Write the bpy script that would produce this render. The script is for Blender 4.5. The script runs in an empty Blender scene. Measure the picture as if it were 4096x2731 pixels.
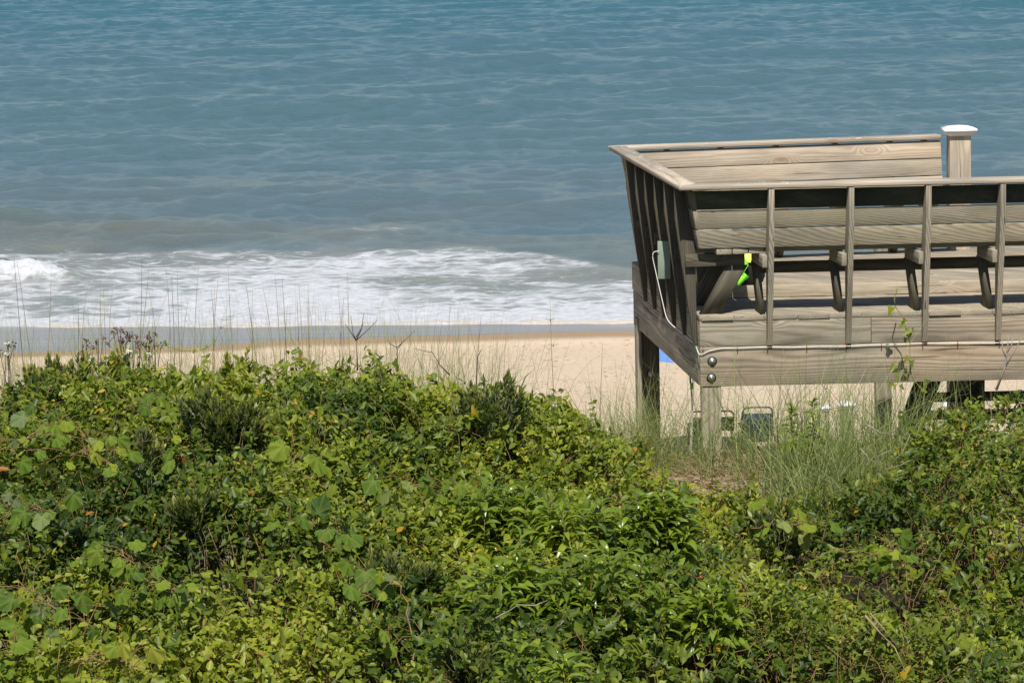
import bpy, math, random
import numpy as np
from mathutils import Matrix, Vector
R = np.random.default_rng(7)
random.seed(7)
S = bpy.context.scene
COL = S.collection
# ------------------------------------------------------------------ camera
F, CX, CY = 11947.0, 2048.0, 1365.5          # focal length and centre in photo pixels (4096 wide)
ROLL, PITCH, CAMZ = math.atan(.022), math.atan(1767 / 11947.0), 11.0
cam = bpy.data.cameras.new('camera'); cam.lens = 105.0; cam.sensor_width = 36; cam.clip_end = 60000; cam.clip_start = .5
co = bpy.data.objects.new('camera', cam); COL.objects.link(co); S.camera = co
_f = Vector((0, math.cos(PITCH), -math.sin(PITCH))); _r = Vector((1, 0, 0)); _u = _r.cross(_f)
ex = _r * math.cos(ROLL) - _u * math.sin(ROLL); ey = _u * math.cos(ROLL) + _r * math.sin(ROLL)
m = Matrix.Identity(4)
for i in range(3):
    m[i][0], m[i][1], m[i][2] = ex[i], ey[i], -_f[i]
m[2][3] = CAMZ
co.matrix_world = m

def ray(px, py):
    x, y = px - CX, py - CY
    X = x * math.cos(ROLL) - y * math.sin(ROLL); Y = y * math.cos(ROLL) + x * math.sin(ROLL)
    return np.array([X, F * math.cos(PITCH) - Y * math.sin(PITCH), -F * math.sin(PITCH) - Y * math.cos(PITCH)])
def at(px, py, y):                            # world point seen at a photo pixel, y metres away
    d = ray(px, py); return d * (y / d[1]) + np.array([0, 0, CAMZ])
def atz(px, py, z):
    d = ray(px, py); return d * ((z - CAMZ) / d[2]) + np.array([0, 0, CAMZ])

# ------------------------------------------------------------------ noise (numpy)
def vnoise(x, y, seed=0, n=256):
    g = np.random.default_rng(1000 + seed).random((n, n))
    xi = np.floor(x).astype(int); yi = np.floor(y).astype(int)
    fx = x - xi; fy = y - yi
    fx = fx * fx * (3 - 2 * fx); fy = fy * fy * (3 - 2 * fy)
    a = g[xi % n, yi % n]; b = g[(xi + 1) % n, yi % n]; c = g[xi % n, (yi + 1) % n]; d = g[(xi + 1) % n, (yi + 1) % n]
    return (a * (1 - fx) + b * fx) * (1 - fy) + (c * (1 - fx) + d * fx) * fy
def fbm(x, y, seed=0, o=4):
    s = 0; a = .5; t = 0
    for k in range(o):
        s = s + a * vnoise(x * 2 ** k, y * 2 ** k, seed + k * 13); t += a; a *= .5
    return s / t
def sstep(a, b, x):
    t = np.clip((x - a) / (b - a), 0, 1); return t * t * (3 - 2 * t)
def nrm(v):
    return v / (np.linalg.norm(v, axis=-1, keepdims=True) + 1e-9)

# ------------------------------------------------------------------ mesh building
def mk(name, V, FS, mat, parent=None, attrs=None, smooth=False, loc=None, bevel=0):
    V = np.asarray(V, np.float32).reshape(-1, 3)
    if loc is not None: V = V - np.asarray(loc, np.float32)
    me = bpy.data.meshes.new(name)
    FS = [np.asarray(f, np.int32) for f in FS if len(f)]
    me.vertices.add(len(V)); me.vertices.foreach_set('co', V.ravel())
    nl = sum(f.size for f in FS); npol = sum(len(f) for f in FS)
    me.loops.add(nl); me.polygons.add(npol)
    me.loops.foreach_set('vertex_index', np.concatenate([f.ravel() for f in FS]))
    tot = np.concatenate([np.full(len(f), f.shape[1], np.int32) for f in FS])
    me.polygons.foreach_set('loop_start', np.concatenate([[0], np.cumsum(tot)[:-1]]).astype(np.int32))
    me.polygons.foreach_set('loop_total', tot)
    if smooth: me.polygons.foreach_set('use_smooth', np.ones(npol, bool))
    for k, a in (attrs or {}).items():
        a = np.asarray(a, np.float32)
        if a.ndim == 2:
            t = me.attributes.new(k, 'FLOAT_VECTOR', 'POINT'); t.data.foreach_set('vector', a.ravel())
        else:
            t = me.attributes.new(k, 'FLOAT', 'POINT'); t.data.foreach_set('value', a)
    me.materials.append(mat); me.update(calc_edges=True); me.validate()
    o = bpy.data.objects.new(name, me); COL.objects.link(o)
    if parent is not None: o.parent = parent
    if loc is not None and parent is None: o.location = loc
    if bevel:
        b = o.modifiers.new('bevel', 'BEVEL'); b.width = bevel; b.segments = 2; b.limit_method = 'ANGLE'; b.angle_limit = .6
    return o
def tag(o, label=None, cat=None, group=None, kind=None):
    if label: o['label'] = label
    if cat: o['category'] = cat
    if group: o['group'] = group
    if kind: o['kind'] = kind
    return o
def thing(name, loc, label, cat, group=None):
    o = bpy.data.objects.new(name, None); o.empty_display_size = .2; COL.objects.link(o)
    o.location = [float(v) for v in loc]
    return tag(o, label, cat, group)

class MB:
    """collects boards and tubes, each with wood-grain coordinates, into one mesh"""
    def __init__(s): s.v = []; s.q = []; s.t = []; s.g = []; s.tone = []; s.n = 0; s.ng = {}
    def _add(s, V, quads, tris, G, tone):
        V = np.asarray(V, float)
        if len(quads): s.q.append(np.asarray(quads) + s.n)
        if len(tris): s.t.append(np.asarray(tris) + s.n)
        s.v.append(V); s.g.append(np.asarray(G, float)); s.tone.append(np.full(len(V), tone)); s.n += len(V)
    def slab(s, a, b, c, d, t, tone=.5, div=1):
        """board whose face is a-b-c-d (a->b along the grain), extruded by vector t"""
        a, b, c, d, t = [np.asarray(p, float) for p in (a, b, c, d, t)]
        e = nrm(b - a); w = d - a; w = nrm(w - e * (w @ e)); tt = nrm(t)
        off = np.array([R.uniform(0, 60), R.uniform(-.09, .09), R.uniform(.07, .30) * R.choice([-1, 1])])
        V = []; 
        for k in range(div + 1):
            u = k / div
            p, q = a + (b - a) * u, d + (c - d) * u
            V += [p, q, q + t, p + t]
        V = np.array(V); mid = (a + b + c + d) / 4
        G = np.stack([(V - mid) @ e, (V - mid) @ w, (V - mid) @ tt], 1) + off
        Q = [[0, 3, 2, 1], [4 * div, 4 * div + 1, 4 * div + 2, 4 * div + 3]]
        for k in range(div):
            for i in range(4):
                j = (i + 1) % 4
                Q.append([4 * k + i, 4 * k + j, 4 * k + 4 + j, 4 * k + 4 + i])
        s._add(V, Q, [], G, tone)
    def box(s, p0, p1, up, w, h, tone=.5):
        """beam from p0 to p1, h tall along up, w wide, centred on the line"""
        p0, p1, up = [np.asarray(p, float) for p in (p0, p1, up)]
        e = nrm(p1 - p0); up = nrm(up - e * (up @ e)); sd = np.cross(e, up)
        a = p0 - sd * w / 2 - up * h / 2; d = a + up * h
        s.slab(a, a + (p1 - p0), d + (p1 - p0), d, sd * w, tone)
    def prism(s, pts, t, axis, tone=.5):
        """polygon pts extruded by t; grain runs along axis"""
        P = np.asarray(pts, float); t = np.asarray(t, float); n = len(P)
        e = nrm(np.asarray(axis, float)); tt = nrm(t); w = np.cross(e, tt)
        V = np.vstack([P, P + t]); mid = V.mean(0)
        off = np.array([R.uniform(0, 60), R.uniform(-.05, .05), R.uniform(.02, .08)])
        G = np.stack([(V - mid) @ e, (V - mid) @ w, (V - mid) @ tt], 1) + off
        Q = [[i, (i + 1) % n, n + (i + 1) % n, n + i] for i in range(n)]
        base = s.n
        s._add(V, Q, [], G, tone)
        for poly in (list(range(n))[::-1], list(range(n, 2 * n))):
            s.ng.setdefault(n, []).append([base + i for i in poly])
    def tube(s, pts, rad, k=8, tone=.5):
        P = np.asarray(pts, float); n = len(P); rad = np.broadcast_to(rad, (n,))
        T = nrm(np.gradient(P, axis=0)); ref = np.array([0, 0, 1.]) if abs(T[0, 2]) < .8 else np.array([1., 0, 0])
        A = nrm(np.cross(T, ref)); B = np.cross(T, A)
        an = np.arange(k) * 2 * np.pi / k
        V = (P[:, None] + rad[:, None, None] * (A[:, None] * np.cos(an)[None, :, None] + B[:, None] * np.sin(an)[None, :, None])).reshape(-1, 3)
        Q = [[i * k + j, i * k + (j + 1) % k, (i + 1) * k + (j + 1) % k, (i + 1) * k + j] for i in range(n - 1) for j in range(k)]
        base = s.n
        s._add(V, Q, [], V, tone)
        s.ng.setdefault(k, []).append([base + j for j in range(k)][::-1]); s.ng[k].append([base + (n - 1) * k + j for j in range(k)])
    def build(s, name, mat, parent=None, smooth=False, bevel=0, label=None):
        off = None
        V = np.vstack(s.v); F4 = []
        if s.q: F4.append(np.vstack(s.q))
        if s.t: F4.append(np.vstack(s.t))
        for k, l in s.ng.items(): F4.append(np.array(l))
        if parent is not None: V = V - np.array(root_loc(parent))
        o = mk(name, V, F4, mat, parent, dict(grain=np.vstack(s.g), tone=np.concatenate(s.tone)), smooth, None, bevel)
        if label: o['label'] = label
        return o
def root_loc(p):
    l = np.array(p.location, float)
    while p.parent is not None:
        p = p.parent; l = l + np.array(p.location)
    return l

# ------------------------------------------------------------------ node helpers
class NT:
    def __init__(s, name):
        s.m = bpy.data.materials.new(name); s.m.use_nodes = True; s.t = s.m.node_tree; s.t.nodes.clear()
    def n(s, typ, ins=None, **kw):
        nd = s.t.nodes.new(typ)
        for k, v in kw.items(): setattr(nd, k, v)
        for k, v in (ins or {}).items():
            sock = nd.inputs[k]
            if hasattr(v, 'is_output'): s.t.links.new(v, sock)
            else: sock.default_value = v
        return nd
    def math(s, op, a, b=None, c=None):
        nd = s.t.nodes.new('ShaderNodeMath'); nd.operation = op
        for i, v in enumerate((a, b, c)):
            if v is None: continue
            if hasattr(v, 'is_output'): s.t.links.new(v, nd.inputs[i])
            else: nd.inputs[i].default_value = v
        return nd.outputs[0]
    def attr(s, name, out='Fac'): return s.n('ShaderNodeAttribute', attribute_name=name).outputs[out]
    def mix(s, f, a, b, blend='MIX'):
        nd = s.t.nodes.new('ShaderNodeMix'); nd.data_type = 'RGBA'; nd.blend_type = blend
        for k, v in ((0, f), (6, a), (7, b)):
            if hasattr(v, 'is_output'): s.t.links.new(v, nd.inputs[k])
            else: nd.inputs[k].default_value = v if k == 0 else (*v, 1) if len(v) == 3 else v
        return nd.outputs[2]
    def ramp(s, f, stops, interp='LINEAR'):
        nd = s.t.nodes.new('ShaderNodeValToRGB'); nd.color_ramp.interpolation = interp
        e = nd.color_ramp.elements
        while len(e) < len(stops): e.new(.5)
        for k, (p, c) in zip(e, stops):
            k.position = p; k.color = (*c, 1) if not np.isscalar(c) else (c, c, c, 1)
        s.t.links.new(f, nd.inputs[0]); return nd.outputs[0]
    def noise(s, vec, scale, detail=4, rough=.55, dist=0, out=0):
        i = {'Scale': scale, 'Detail': detail, 'Roughness': rough, 'Distortion': dist}
        if vec is not None: i['Vector'] = vec
        return s.n('ShaderNodeTexNoise', i).outputs[out]
    def map(s, vec, scale=(1, 1, 1), loc=(0, 0, 0)):
        return s.n('ShaderNodeMapping', {'Vector': vec, 'Scale': scale, 'Location': loc}).outputs[0]
    def rng(s, v, a, b, c=0., d=1., smooth=False):
        nd = s.n('ShaderNodeMapRange', {'Value': v, 'From Min': a, 'From Max': b, 'To Min': c, 'To Max': d})
        if smooth: nd.interpolation_type = 'SMOOTHSTEP'
        return nd.outputs[0]
    def bump(s, h, strength=.3, dist=.01, normal=None):
        i = {'Height': h, 'Strength': strength, 'Distance': dist}
        if normal is not None: i['Normal'] = normal
        return s.n('ShaderNodeBump', i).outputs[0]
    def out(s, shader):
        o = s.n('ShaderNodeOutputMaterial'); s.t.links.new(shader, o.inputs[0]); return s.m
    def pbsdf(s, col, rough=.6, spec=.4, normal=None, metal=0, ior=None):
        i = {'Roughness': rough, 'Specular IOR Level': spec, 'Metallic': metal}
        if ior: i['IOR'] = ior
        i['Base Color'] = col if hasattr(col, 'is_output') else (*col, 1)
        if normal is not None: i['Normal'] = normal
        return s.n('ShaderNodeBsdfPrincipled', i).outputs[0]

def plain(name, col, rough=.6, spec=.4, metal=0, var=.12):
    t = NT(name); geo = t.n('ShaderNodeNewGeometry').outputs['Position']
    n = t.noise(geo, 14, 5)
    c = t.mix(t.rng(n, .3, .7), [v * (1 - var) for v in col], [min(1, v * (1 + var)) for v in col])
    return t.out(t.pbsdf(c, rough, spec, None, metal))

def wood(name, light, dark, green=(.27, .25, .13), warm=(.44, .24, .12), specks=False):
    """weathered softwood: growth rings round a wandering pith, knots, cracks and stains"""
    t = NT(name); g = t.attr('grain', 'Vector'); tone = t.attr('tone')
    sx = t.n('ShaderNodeSeparateXYZ', {0: g})
    s_, a_, t_ = sx.outputs
    low = t.noise(t.map(g, (.75, 2.6, 2.6)), 1.0, 3, .5, 0, 1)
    ls = t.n('ShaderNodeSeparateXYZ', {0: low})
    a2 = t.math('ADD', a_, t.math('MULTIPLY', t.math('SUBTRACT', ls.outputs[0], .5), .06))
    t2 = t.math('ADD', t_, t.math('MULTIPLY', t.math('SUBTRACT', ls.outputs[1], .5), .055))
    r = t.math('SQRT', t.math('ADD', t.math('MULTIPLY', a2, a2), t.math('MULTIPLY', t2, t2)))
    # knots
    vor = t.n('ShaderNodeTexVoronoi', {'Vector': t.map(g, (1.7, 5.0, 0)), 'Scale': 1.0, 'Randomness': 1.0})
    kd = vor.outputs['Distance']
    hall = t.n('ShaderNodeSeparateColor', {0: vor.outputs['Color']}).outputs[0]
    isk = t.math('GREATER_THAN', hall, .35)
    infl = t.math('MULTIPLY', t.rng(kd, 0.0, .34, 1, 0, True), isk)
    r = t.math('ADD', r, t.math('MULTIPLY', infl, .05))
    fine = t.noise(t.map(g, (3, 60, 60)), 1.0, 3, .6)
    ph = t.math('ADD', t.math('MULTIPLY', r, 560), t.math('MULTIPLY', fine, 2.6))
    ring = t.math('MULTIPLY_ADD', t.math('SINE', ph), .5, .5)
    ring = t.math('POWER', ring, 1.6)
    fib = t.noise(t.map(g, (5, 160, 160)), 1.0, 3, .7)
    v = t.math('ADD', t.math('MULTIPLY', ring, .40), t.math('MULTIPLY', fib, .62))
    c = t.mix(t.rng(v, .22, .85), light, dark)
    blot = t.noise(t.map(g, (1.6, 7, 7)), 1.0, 4, .6)
    c = t.mix(t.math('MULTIPLY', t.rng(blot, .42, .75), .6), c, [x * .62 for x in dark])
    st = t.noise(t.map(g, (.8, 4, 4), (17, 3, 5)), 1.0, 3, .6)
    gf = t.math('MULTIPLY', t.rng(st, .38, .66), t.rng(tone, .5, 1, 0, .85))
    c = t.mix(gf, c, green)
    wf = t.math('MULTIPLY', t.rng(st, .62, .36), t.rng(tone, .5, 0, 0, .65))
    c = t.mix(wf, c, t.mix(t.rng(v, .2, .9), warm, [x * .6 for x in warm]))
    c = t.mix(t.math('MULTIPLY', t.rng(kd, .16, .05, 0, .55, True), isk), c, (.20, .095, .045))
    c = t.mix(t.math('MULTIPLY', t.rng(kd, .045, .03, 0, .7), isk), c, (.06, .035, .02))
    crk = t.noise(t.map(g, (1.2, 55, 55), (3, 9, 1)), 1.0, 2, .5)
    cf = t.rng(crk, .68, .73)
    c = t.mix(t.math('MULTIPLY', cf, .8), c, (.045, .035, .025))
    shade_n = t.noise(t.map(g, (3, 8, 8), (5, 5, 5)), 1.0, 5, .65)
    c = t.mix(t.math('MULTIPLY', t.rng(tone, 1.0, 1.6, 0, 1), t.rng(shade_n, .25, .5, .75, 1)), c, (.050, .050, .036))  # tone above one darkens a board: shade under the rail put into the colour
    bsh = t.noise(t.map(g, (.02, .02, .02)), 40, 1)
    c = t.mix(1.0, c, t.mix(t.rng(bsh, .35, .65), (.78, .80, .82), (1.14, 1.12, 1.08)), 'MULTIPLY')
    h = t.math('SUBTRACT', t.math('MULTIPLY', v, -.6), t.math('MULTIPLY', cf, 1.4))
    if specks:                                # bird droppings on upward faces
        up = t.n('ShaderNodeSeparateXYZ', {0: t.n('ShaderNodeNewGeometry').outputs['Normal']}).outputs[2]
        dn_ = t.math('MULTIPLY', t.rng(t.noise(t.map(g, (14, 40, 40)), 1.0, 2, .5), .69, .71), t.rng(t.noise(t.map(g, (1.5, 1.5, 1.5)), 1.0, 1), .42, .52))
        c = t.mix(t.math('MULTIPLY', dn_, t.math('GREATER_THAN', up, .6)), c, (.78, .77, .74))
    return t.out(t.pbsdf(c, .8, .25, t.bump(h, .5, .004)))

def leafmat(name, stops, trans=(.35, .5, .06), rough=.42, spec=.45, tw=.3, back=(.14, .18, .08)):
    t = NT(name); tint = t.attr('tint')
    geo = t.n('ShaderNodeNewGeometry')
    n = t.noise(geo.outputs['Position'], 55, 2)
    c = t.ramp(tint, stops)
    c = t.mix(t.rng(n, .35, .7, 0, .35), c, t.mix(1.0, c, (1.35, 1.25, .9), 'MULTIPLY'))
    vein = t.attr('vein')
    c = t.mix(t.math('MULTIPLY', vein, .22), c, (.30, .34, .08))
    cb = t.mix(.38, c, back)
    c2 = t.mix(geo.outputs['Backfacing'], c, cb)
    p = t.pbsdf(c2, rough, spec)
    tr = t.n('ShaderNodeBsdfTranslucent', {'Color': t.mix(1.0, c, (2.2, 2.1, .9), 'MULTIPLY')}).outputs[0]
    mx = t.n('ShaderNodeMixShader', {0: tw}); t.t.links.new(p, mx.inputs[1]); t.t.links.new(tr, mx.inputs[2])
    return t.out(mx.outputs[0])

# ------------------------------------------------------------------ materials
W_GREY = wood('weathered_grey_wood', (.455, .395, .30), (.175, .147, .108), green=(.26, .235, .14))
W_PALE = wood('sun_bleached_wood', (.505, .43, .335), (.32, .265, .195), warm=(.46, .31, .21))
W_DARK = wood('shade_darkened_wood', (.135, .118, .088), (.060, .052, .038), green=(.13, .125, .06), warm=(.17, .12, .075))  # brown wood darkened further, so the deck's shade sits in its colour
W_RAIL = wood('rail_wood', (.49, .43, .345), (.29, .245, .19), warm=(.46, .31, .21), specks=True)
WHITE = plain('white_vinyl', (.8, .8, .78), .35, .5, 0, .04)
STEEL = plain('galvanised_steel', (.42, .42, .40), .4, .5, .8, .2)
RUST = plain('rusty_staple', (.32, .12, .05), .8, .2)
CABLE = plain('white_cable', (.72, .70, .64), .45, .4, 0, .08)
BOXGRN = plain('grey_green_paint', (.25, .31, .24), .5, .4, 0, .05)
BLACK = plain('black_nylon', (.012, .012, .014), .7, .3, 0, .3)
LIME = plain('lime_green_fabric', (.22, .78, .03), .55, .4, 0, .1)
YELL = plain('yellow_fabric', (.70, .66, .09), .55, .4, 0, .06)
BLUE = plain('blue_umbrella_cloth', (.12, .23, .50), .75, .2, 0, .06)
NAVY = plain('navy_chair_fabric', (.010, .024, .075), .75, .25, 0, .15)
FRAME = plain('dark_metal_tube', (.025, .033, .05), .4, .5, .3, .1)
POLE = plain('white_painted_pole', (.78, .78, .76), .4, .5, 0, .04)
STALK = plain('dry_stalk', (.27, .21, .12), .8, .2, 0, .35)
TWIG = plain('grey_dead_twig', (.27, .235, .19), .85, .2, 0, .3)
DARKTWIG = plain('dark_dead_twig', (.095, .075, .055), .85, .2, 0, .3)
VINEST = plain('green_vine_stem', (.20, .24, .06), .6, .3, 0, .25)
REDST = plain('reddish_stem', (.22, .13, .06), .7, .3, 0, .3)
FLOWBR = plain('dried_brown_flower', (.15, .075, .035), .9, .2, 0, .4)
FLOWWH = plain('white_flower', (.72, .71, .62), .8, .2, 0, .1)
G_THICK = leafmat('thicket_leaf', [(0, (.020, .042, .009)), (.3, (.056, .094, .013)), (.55, (.130, .170, .017)), (.8, (.235, .272, .028)), (.93, (.29, .29, .04)), (.965, (.38, .24, .02)), (1, (.24, .07, .02))], spec=.25, rough=.42, tw=.33)
G_MYRT = leafmat('wax_myrtle_leaf', [(0, (.030, .050, .012)), (.5, (.070, .095, .020)), (.8, (.145, .165, .032)), (1, (.24, .235, .05))], tw=.25, spec=.3)
G_LAUR = leafmat('glossy_long_leaf', [(0, (.055, .095, .012)), (.5, (.135, .20, .018)), (.93, (.235, .295, .03)), (.96, (.42, .12, .03)), (1, (.40, .09, .03))], rough=.3, spec=.5, tw=.35)
G_GRAPE = leafmat('grape_leaf', [(0, (.034, .070, .012)), (.5, (.085, .140, .015)), (.85, (.185, .225, .022)), (1, (.30, .27, .05))], rough=.6, spec=.12, back=(.20, .22, .13), tw=.22)
G_GRASS = leafmat('dune_grass_blade', [(0, (.10, .155, .040)), (.45, (.25, .285, .10)), (.75, (.42, .40, .20)), (1, (.52, .42, .25))], rough=.55, spec=.3, tw=.2)
G_STRAW = leafmat('straw_litter', [(0, (.16, .10, .055)), (1, (.40, .30, .18))], rough=.8, spec=.2, tw=.05)

# ------------------------------------------------------------------ sky and sun
EL, AZ = math.radians(57), math.radians(-3.0)          # sun behind the camera, a touch to the left
sun_dir = Vector((math.sin(AZ) * math.cos(EL), -math.cos(AZ) * math.cos(EL), math.sin(EL)))
w = bpy.data.worlds.new('World'); S.world = w; w.use_nodes = True
nt = w.node_tree; nt.nodes.clear()
sky = nt.nodes.new('ShaderNodeTexSky'); sky.sky_type = 'NISHITA'; sky.sun_disc = False
sky.sun_elevation = EL; sky.sun_rotation = math.pi - AZ; sky.air_density = 1.0; sky.dust_density = .7; sky.ozone_density = 2.6
bg = nt.nodes.new('ShaderNodeBackground'); bg.inputs[1].default_value = .075
wo = nt.nodes.new('ShaderNodeOutputWorld')
nt.links.new(sky.outputs[0], bg.inputs[0]); nt.links.new(bg.outputs[0], wo.inputs[0])
L = bpy.data.lights.new('sun', 'SUN'); L.energy = 5.0; L.angle = math.radians(.53); L.color = (1, .955, .88)
lo = bpy.data.objects.new('sun', L); COL.objects.link(lo); lo.rotation_euler = sun_dir.to_track_quat('Z', 'Y').to_euler()
vs = S.view_settings; vs.view_transform = 'Standard'; vs.look = 'None'; vs.exposure = 0.27; vs.gamma = 1

# ------------------------------------------------------------------ ground: dune, beach, wet sand
SX = np.array([-80, -30, -13.6, -5.6, 3, 12, 40, 90.]); SY = np.array([83., 80.2, 78.75, 78.1, 77.1, 76.2, 74, 70.])
def shore(x):                                   # where the swash ends
    return np.interp(x, SX, SY) + (fbm(x * .2 + 40, x * 0 + 3.3, 5, 3) - .5) * 1.5
GX = np.array([-80, -13.6, -9, -5.6, 0, 3, 12, 90.]); GY = np.array([73., 73.2, 74.1, 75.4, 75.6, 75.7, 75.0, 69.])
def ground(x, y):
    d = np.interp(x, SX, SY) - y               # metres inland of the water's edge
    b = np.where(d > 0, .02 * d, .05 * d)
    b = np.where(d > 5, .10 + .062 * (d - 5), b)
    b = np.where(d > 22, 1.154 + .022 * (d - 22), b)
    b = b + (fbm(x * .12, y * .12, 9) - .5) * .22 * sstep(4, 20, d)
    P = np.array([-200, -20, 5, 12, 19, 21.3, 22.5, 25, 30, 36, 44, 52, 60, 400.])
    Z = np.array([6.6, 6.6, 6.6, 6.75, 6.98, 7.02, 6.75, 6.05, 4.6, 3.0, 1.55, 0, -9, -9])
    h = np.interp(y, P, Z) + (fbm(x * .7, y * .7, 3) - .5) * .24 * sstep(33, 20, y)
    return np.maximum(h, b) + .0
def axis(core0, core1, step, far, g=1.35):
    a = list(np.arange(core0, core1, step)); s = step; v = core1
    while v < far: a.append(v); s *= g; v += s
    s = step; v = core0 - step
    while v > -far: a.insert(0, v); s *= g; v -= s
    return np.array(a)
def grid(xs, ys):
    X, Y = np.meshgrid(xs, ys); n, k = X.shape
    i = np.arange(n * k).reshape(n, k)
    Q = np.stack([i[:-1, :-1], i[:-1, 1:], i[1:, 1:], i[1:, :-1]], -1).reshape(-1, 4)
    return X, Y, Q
ys = np.concatenate([np.arange(-60, 8, 4), np.arange(8, 26, .18), np.arange(26, 110, .35), np.arange(110, 140, 3)])
X, Y, Q = grid(axis(-22, 22, .22, 900), ys)
Z = ground(X, Y)
d = Z * 0 + (np.interp(X, GX, GY) + (fbm(X * .2, X * 0 + 8, 15, 3) - .5) * 1.5 + (fbm(X * .9, X * 0 + 2, 16, 2) - .5) * .4 - Y)   # inland of the wet gloss
t = NT('sand')
pos = t.n('ShaderNodeNewGeometry').outputs['Position']
wet = t.attr('inland')
n1 = t.noise(pos, 1.1, 5, .6); n2 = t.noise(t.map(pos, (1, 1.6, 1)), 6.5, 4, .6); n3 = t.noise(pos, 40, 3, .7)
dry = t.mix(n1, (.54, .425, .305), (.63, .51, .38))
dry = t.mix(t.rng(n3, .3, .75, 0, .35), dry, (.46, .33, .21))
spk = t.rng(t.noise(t.map(pos, (1, .7, 1)), 6.5, 2, .5), .63, .70)
dry = t.mix(t.math('MULTIPLY', spk, t.rng(n1, .4, .6)), dry, (.40, .25, .13))  # brown specks: straw debris and footprint shadows put into the colour
lit = t.attr('litter')
strw = t.noise(t.map(pos, (14, 60, 14)), 1, 3, .7)
dry = t.mix(t.math('MULTIPLY', lit, t.rng(strw, .35, .65, .25, .9)), dry, t.mix(t.rng(n3, .3, .7), (.24, .17, .09), (.12, .085, .045)))
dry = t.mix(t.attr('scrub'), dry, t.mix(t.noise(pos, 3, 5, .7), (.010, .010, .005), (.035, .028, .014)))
damp = t.mix(n1, (.27, .19, .115), (.31, .225, .145))
c = t.mix(t.rng(wet, .8, 1.9, 0, 1, True), damp, dry)
gl = t.rng(wet, .12, -.15, 0, 1, True)
streak = t.noise(t.map(pos, (.12, 1.6, 1)), 1, 4, .6)
c = t.mix(gl, c, t.mix(t.rng(streak, .35, .65), (.20, .17, .15), (.27, .235, .21)))
hb = t.math('ADD', t.math('MULTIPLY', n2, 1.0), t.math('MULTIPLY', n3, .25))
hb = t.math('SUBTRACT', hb, t.math('MULTIPLY', spk, .8))
bs = t.rng(wet, .6, 3.2, .02, 1.0)
bn = t.n('ShaderNodeBump', {'Height': hb, 'Strength': bs, 'Distance': .06}).outputs[0]
sand = t.out(t.pbsdf(c, t.rng(gl, 0, 1, .85, .2), t.rng(gl, 0, 1, .2, .5), bn))
litter = sstep(24, 21.5, Y) * (0.35 + .65 * fbm(X * 1.3, Y * 1.3, 21)) * (1 - .75 * np.exp(-((X - 1.55) ** 2 / .5 + (Y - 20.1) ** 2 / .6)))
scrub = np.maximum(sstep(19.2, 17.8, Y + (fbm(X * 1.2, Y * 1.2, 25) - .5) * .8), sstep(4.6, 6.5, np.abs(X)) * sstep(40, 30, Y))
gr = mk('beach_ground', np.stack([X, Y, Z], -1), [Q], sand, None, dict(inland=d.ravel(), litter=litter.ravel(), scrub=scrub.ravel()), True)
tag(gr, 'sandy ground of dune and beach with a wet glossy strip by the water', 'sand', kind='structure')

# ------------------------------------------------------------------ sea
NC, k0 = 760, 1.00165
u = np.linspace(-1, 1, NC); rows = [0]; v = 0
dist = [0.0, .03, .07, .12, .18, .25]
while dist[-1] < 330: dist.append(dist[-1] + .0017 * (77 + dist[-1]))
st = dist[-1] - dist[-2]
while dist[-1] < 40000: st *= 1.22; dist.append(dist[-1] + st)
dist = np.array(dist)
yy = 77 + dist[:, None]
half = .21 * yy + 6
uo = np.concatenate([-1 - np.cumsum(.08 * 1.3 ** np.arange(16))[::-1], u, 1 + np.cumsum(.08 * 1.3 ** np.arange(16))])
X = uo[None] * half
Y = shore(X) + dist[:, None] * 1.0
dsh = np.broadcast_to(dist[:, None], X.shape)
amp = sstep(6, 26, dsh) * .88 + .12
cell = np.broadcast_to(np.gradient(dist)[:, None], X.shape)
Zs = np.zeros_like(X); dX = np.zeros_like(X); dY = np.zeros_like(X)
rw = np.random.default_rng(3)
for i in range(64):
    if i < 4: lam = [31, 25, 19, 14][i]; a = [.15, .15, .11, .08][i]; th = rw.normal(0, .2) - .05
    else:
        lam = .8 * (9 / .8) ** rw.random(); a = lam / 6.283 * .017 * (1.15 if lam > 3 else 1.6); th = rw.normal(.16, .55)
    k = 6.283 / lam; kx, ky = k * math.sin(th), -k * math.cos(th)
    ph = kx * X + ky * Y + rw.random() * 6.283
    grp = .12 + 2.7 * vnoise(X / (lam * 2.5) + i * 7, Y / (lam * 3.2) + i * 3, 60 + i % 9) ** 2
    A = a * amp * grp * sstep(lam * .55, lam * .25, cell)
    Zs += A * np.cos(ph); dX -= A * .8 * np.sin(ph) * math.sin(th); dY += A * .8 * np.sin(ph) * math.cos(th)
# breaking wave to the left and the low bore where the foam begins
OX = np.array([-60, -30, -15, -9, -6.7, -3, -1, 1.2, 3.4, 6, 12, 60.]); OY = np.array([20., 19, 17.6, 16.8, 16.6, 16.2, 15.9, 13.6, 10.5, 8.5, 9.5, 12])
outer = np.interp(X, OX, OY) + (fbm(X * .35, X * 0 + 5, 31, 4) - .5) * 1.7
lip = 9.7 + .25 * (X + 14) * 0 + (vnoise(X * .5, X * 0, 77) - .5) * .6
q = dsh - lip
wv = np.where(q < 0, np.exp(-(q / .42) ** 2), np.exp(-(q / 2.2) ** 2)) * sstep(-12.2, -14.4, X)
Zs += wv * (.50 + .30 * (fbm(X * 2.2, Y * 2.2, 5) - .5))
q2 = dsh - outer
Zs += np.where(q2 < 0, np.exp(-(q2 / 1.6) ** 2), np.exp(-(q2 / .9) ** 2)) * .06 * sstep(9, 2, X)
surf = sstep(1.0, -.5, q2)
Zs += surf * (fbm(X * .9, Y * 1.1, 41, 4) - .5) * .11 * sstep(0, 2, dsh)
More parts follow.
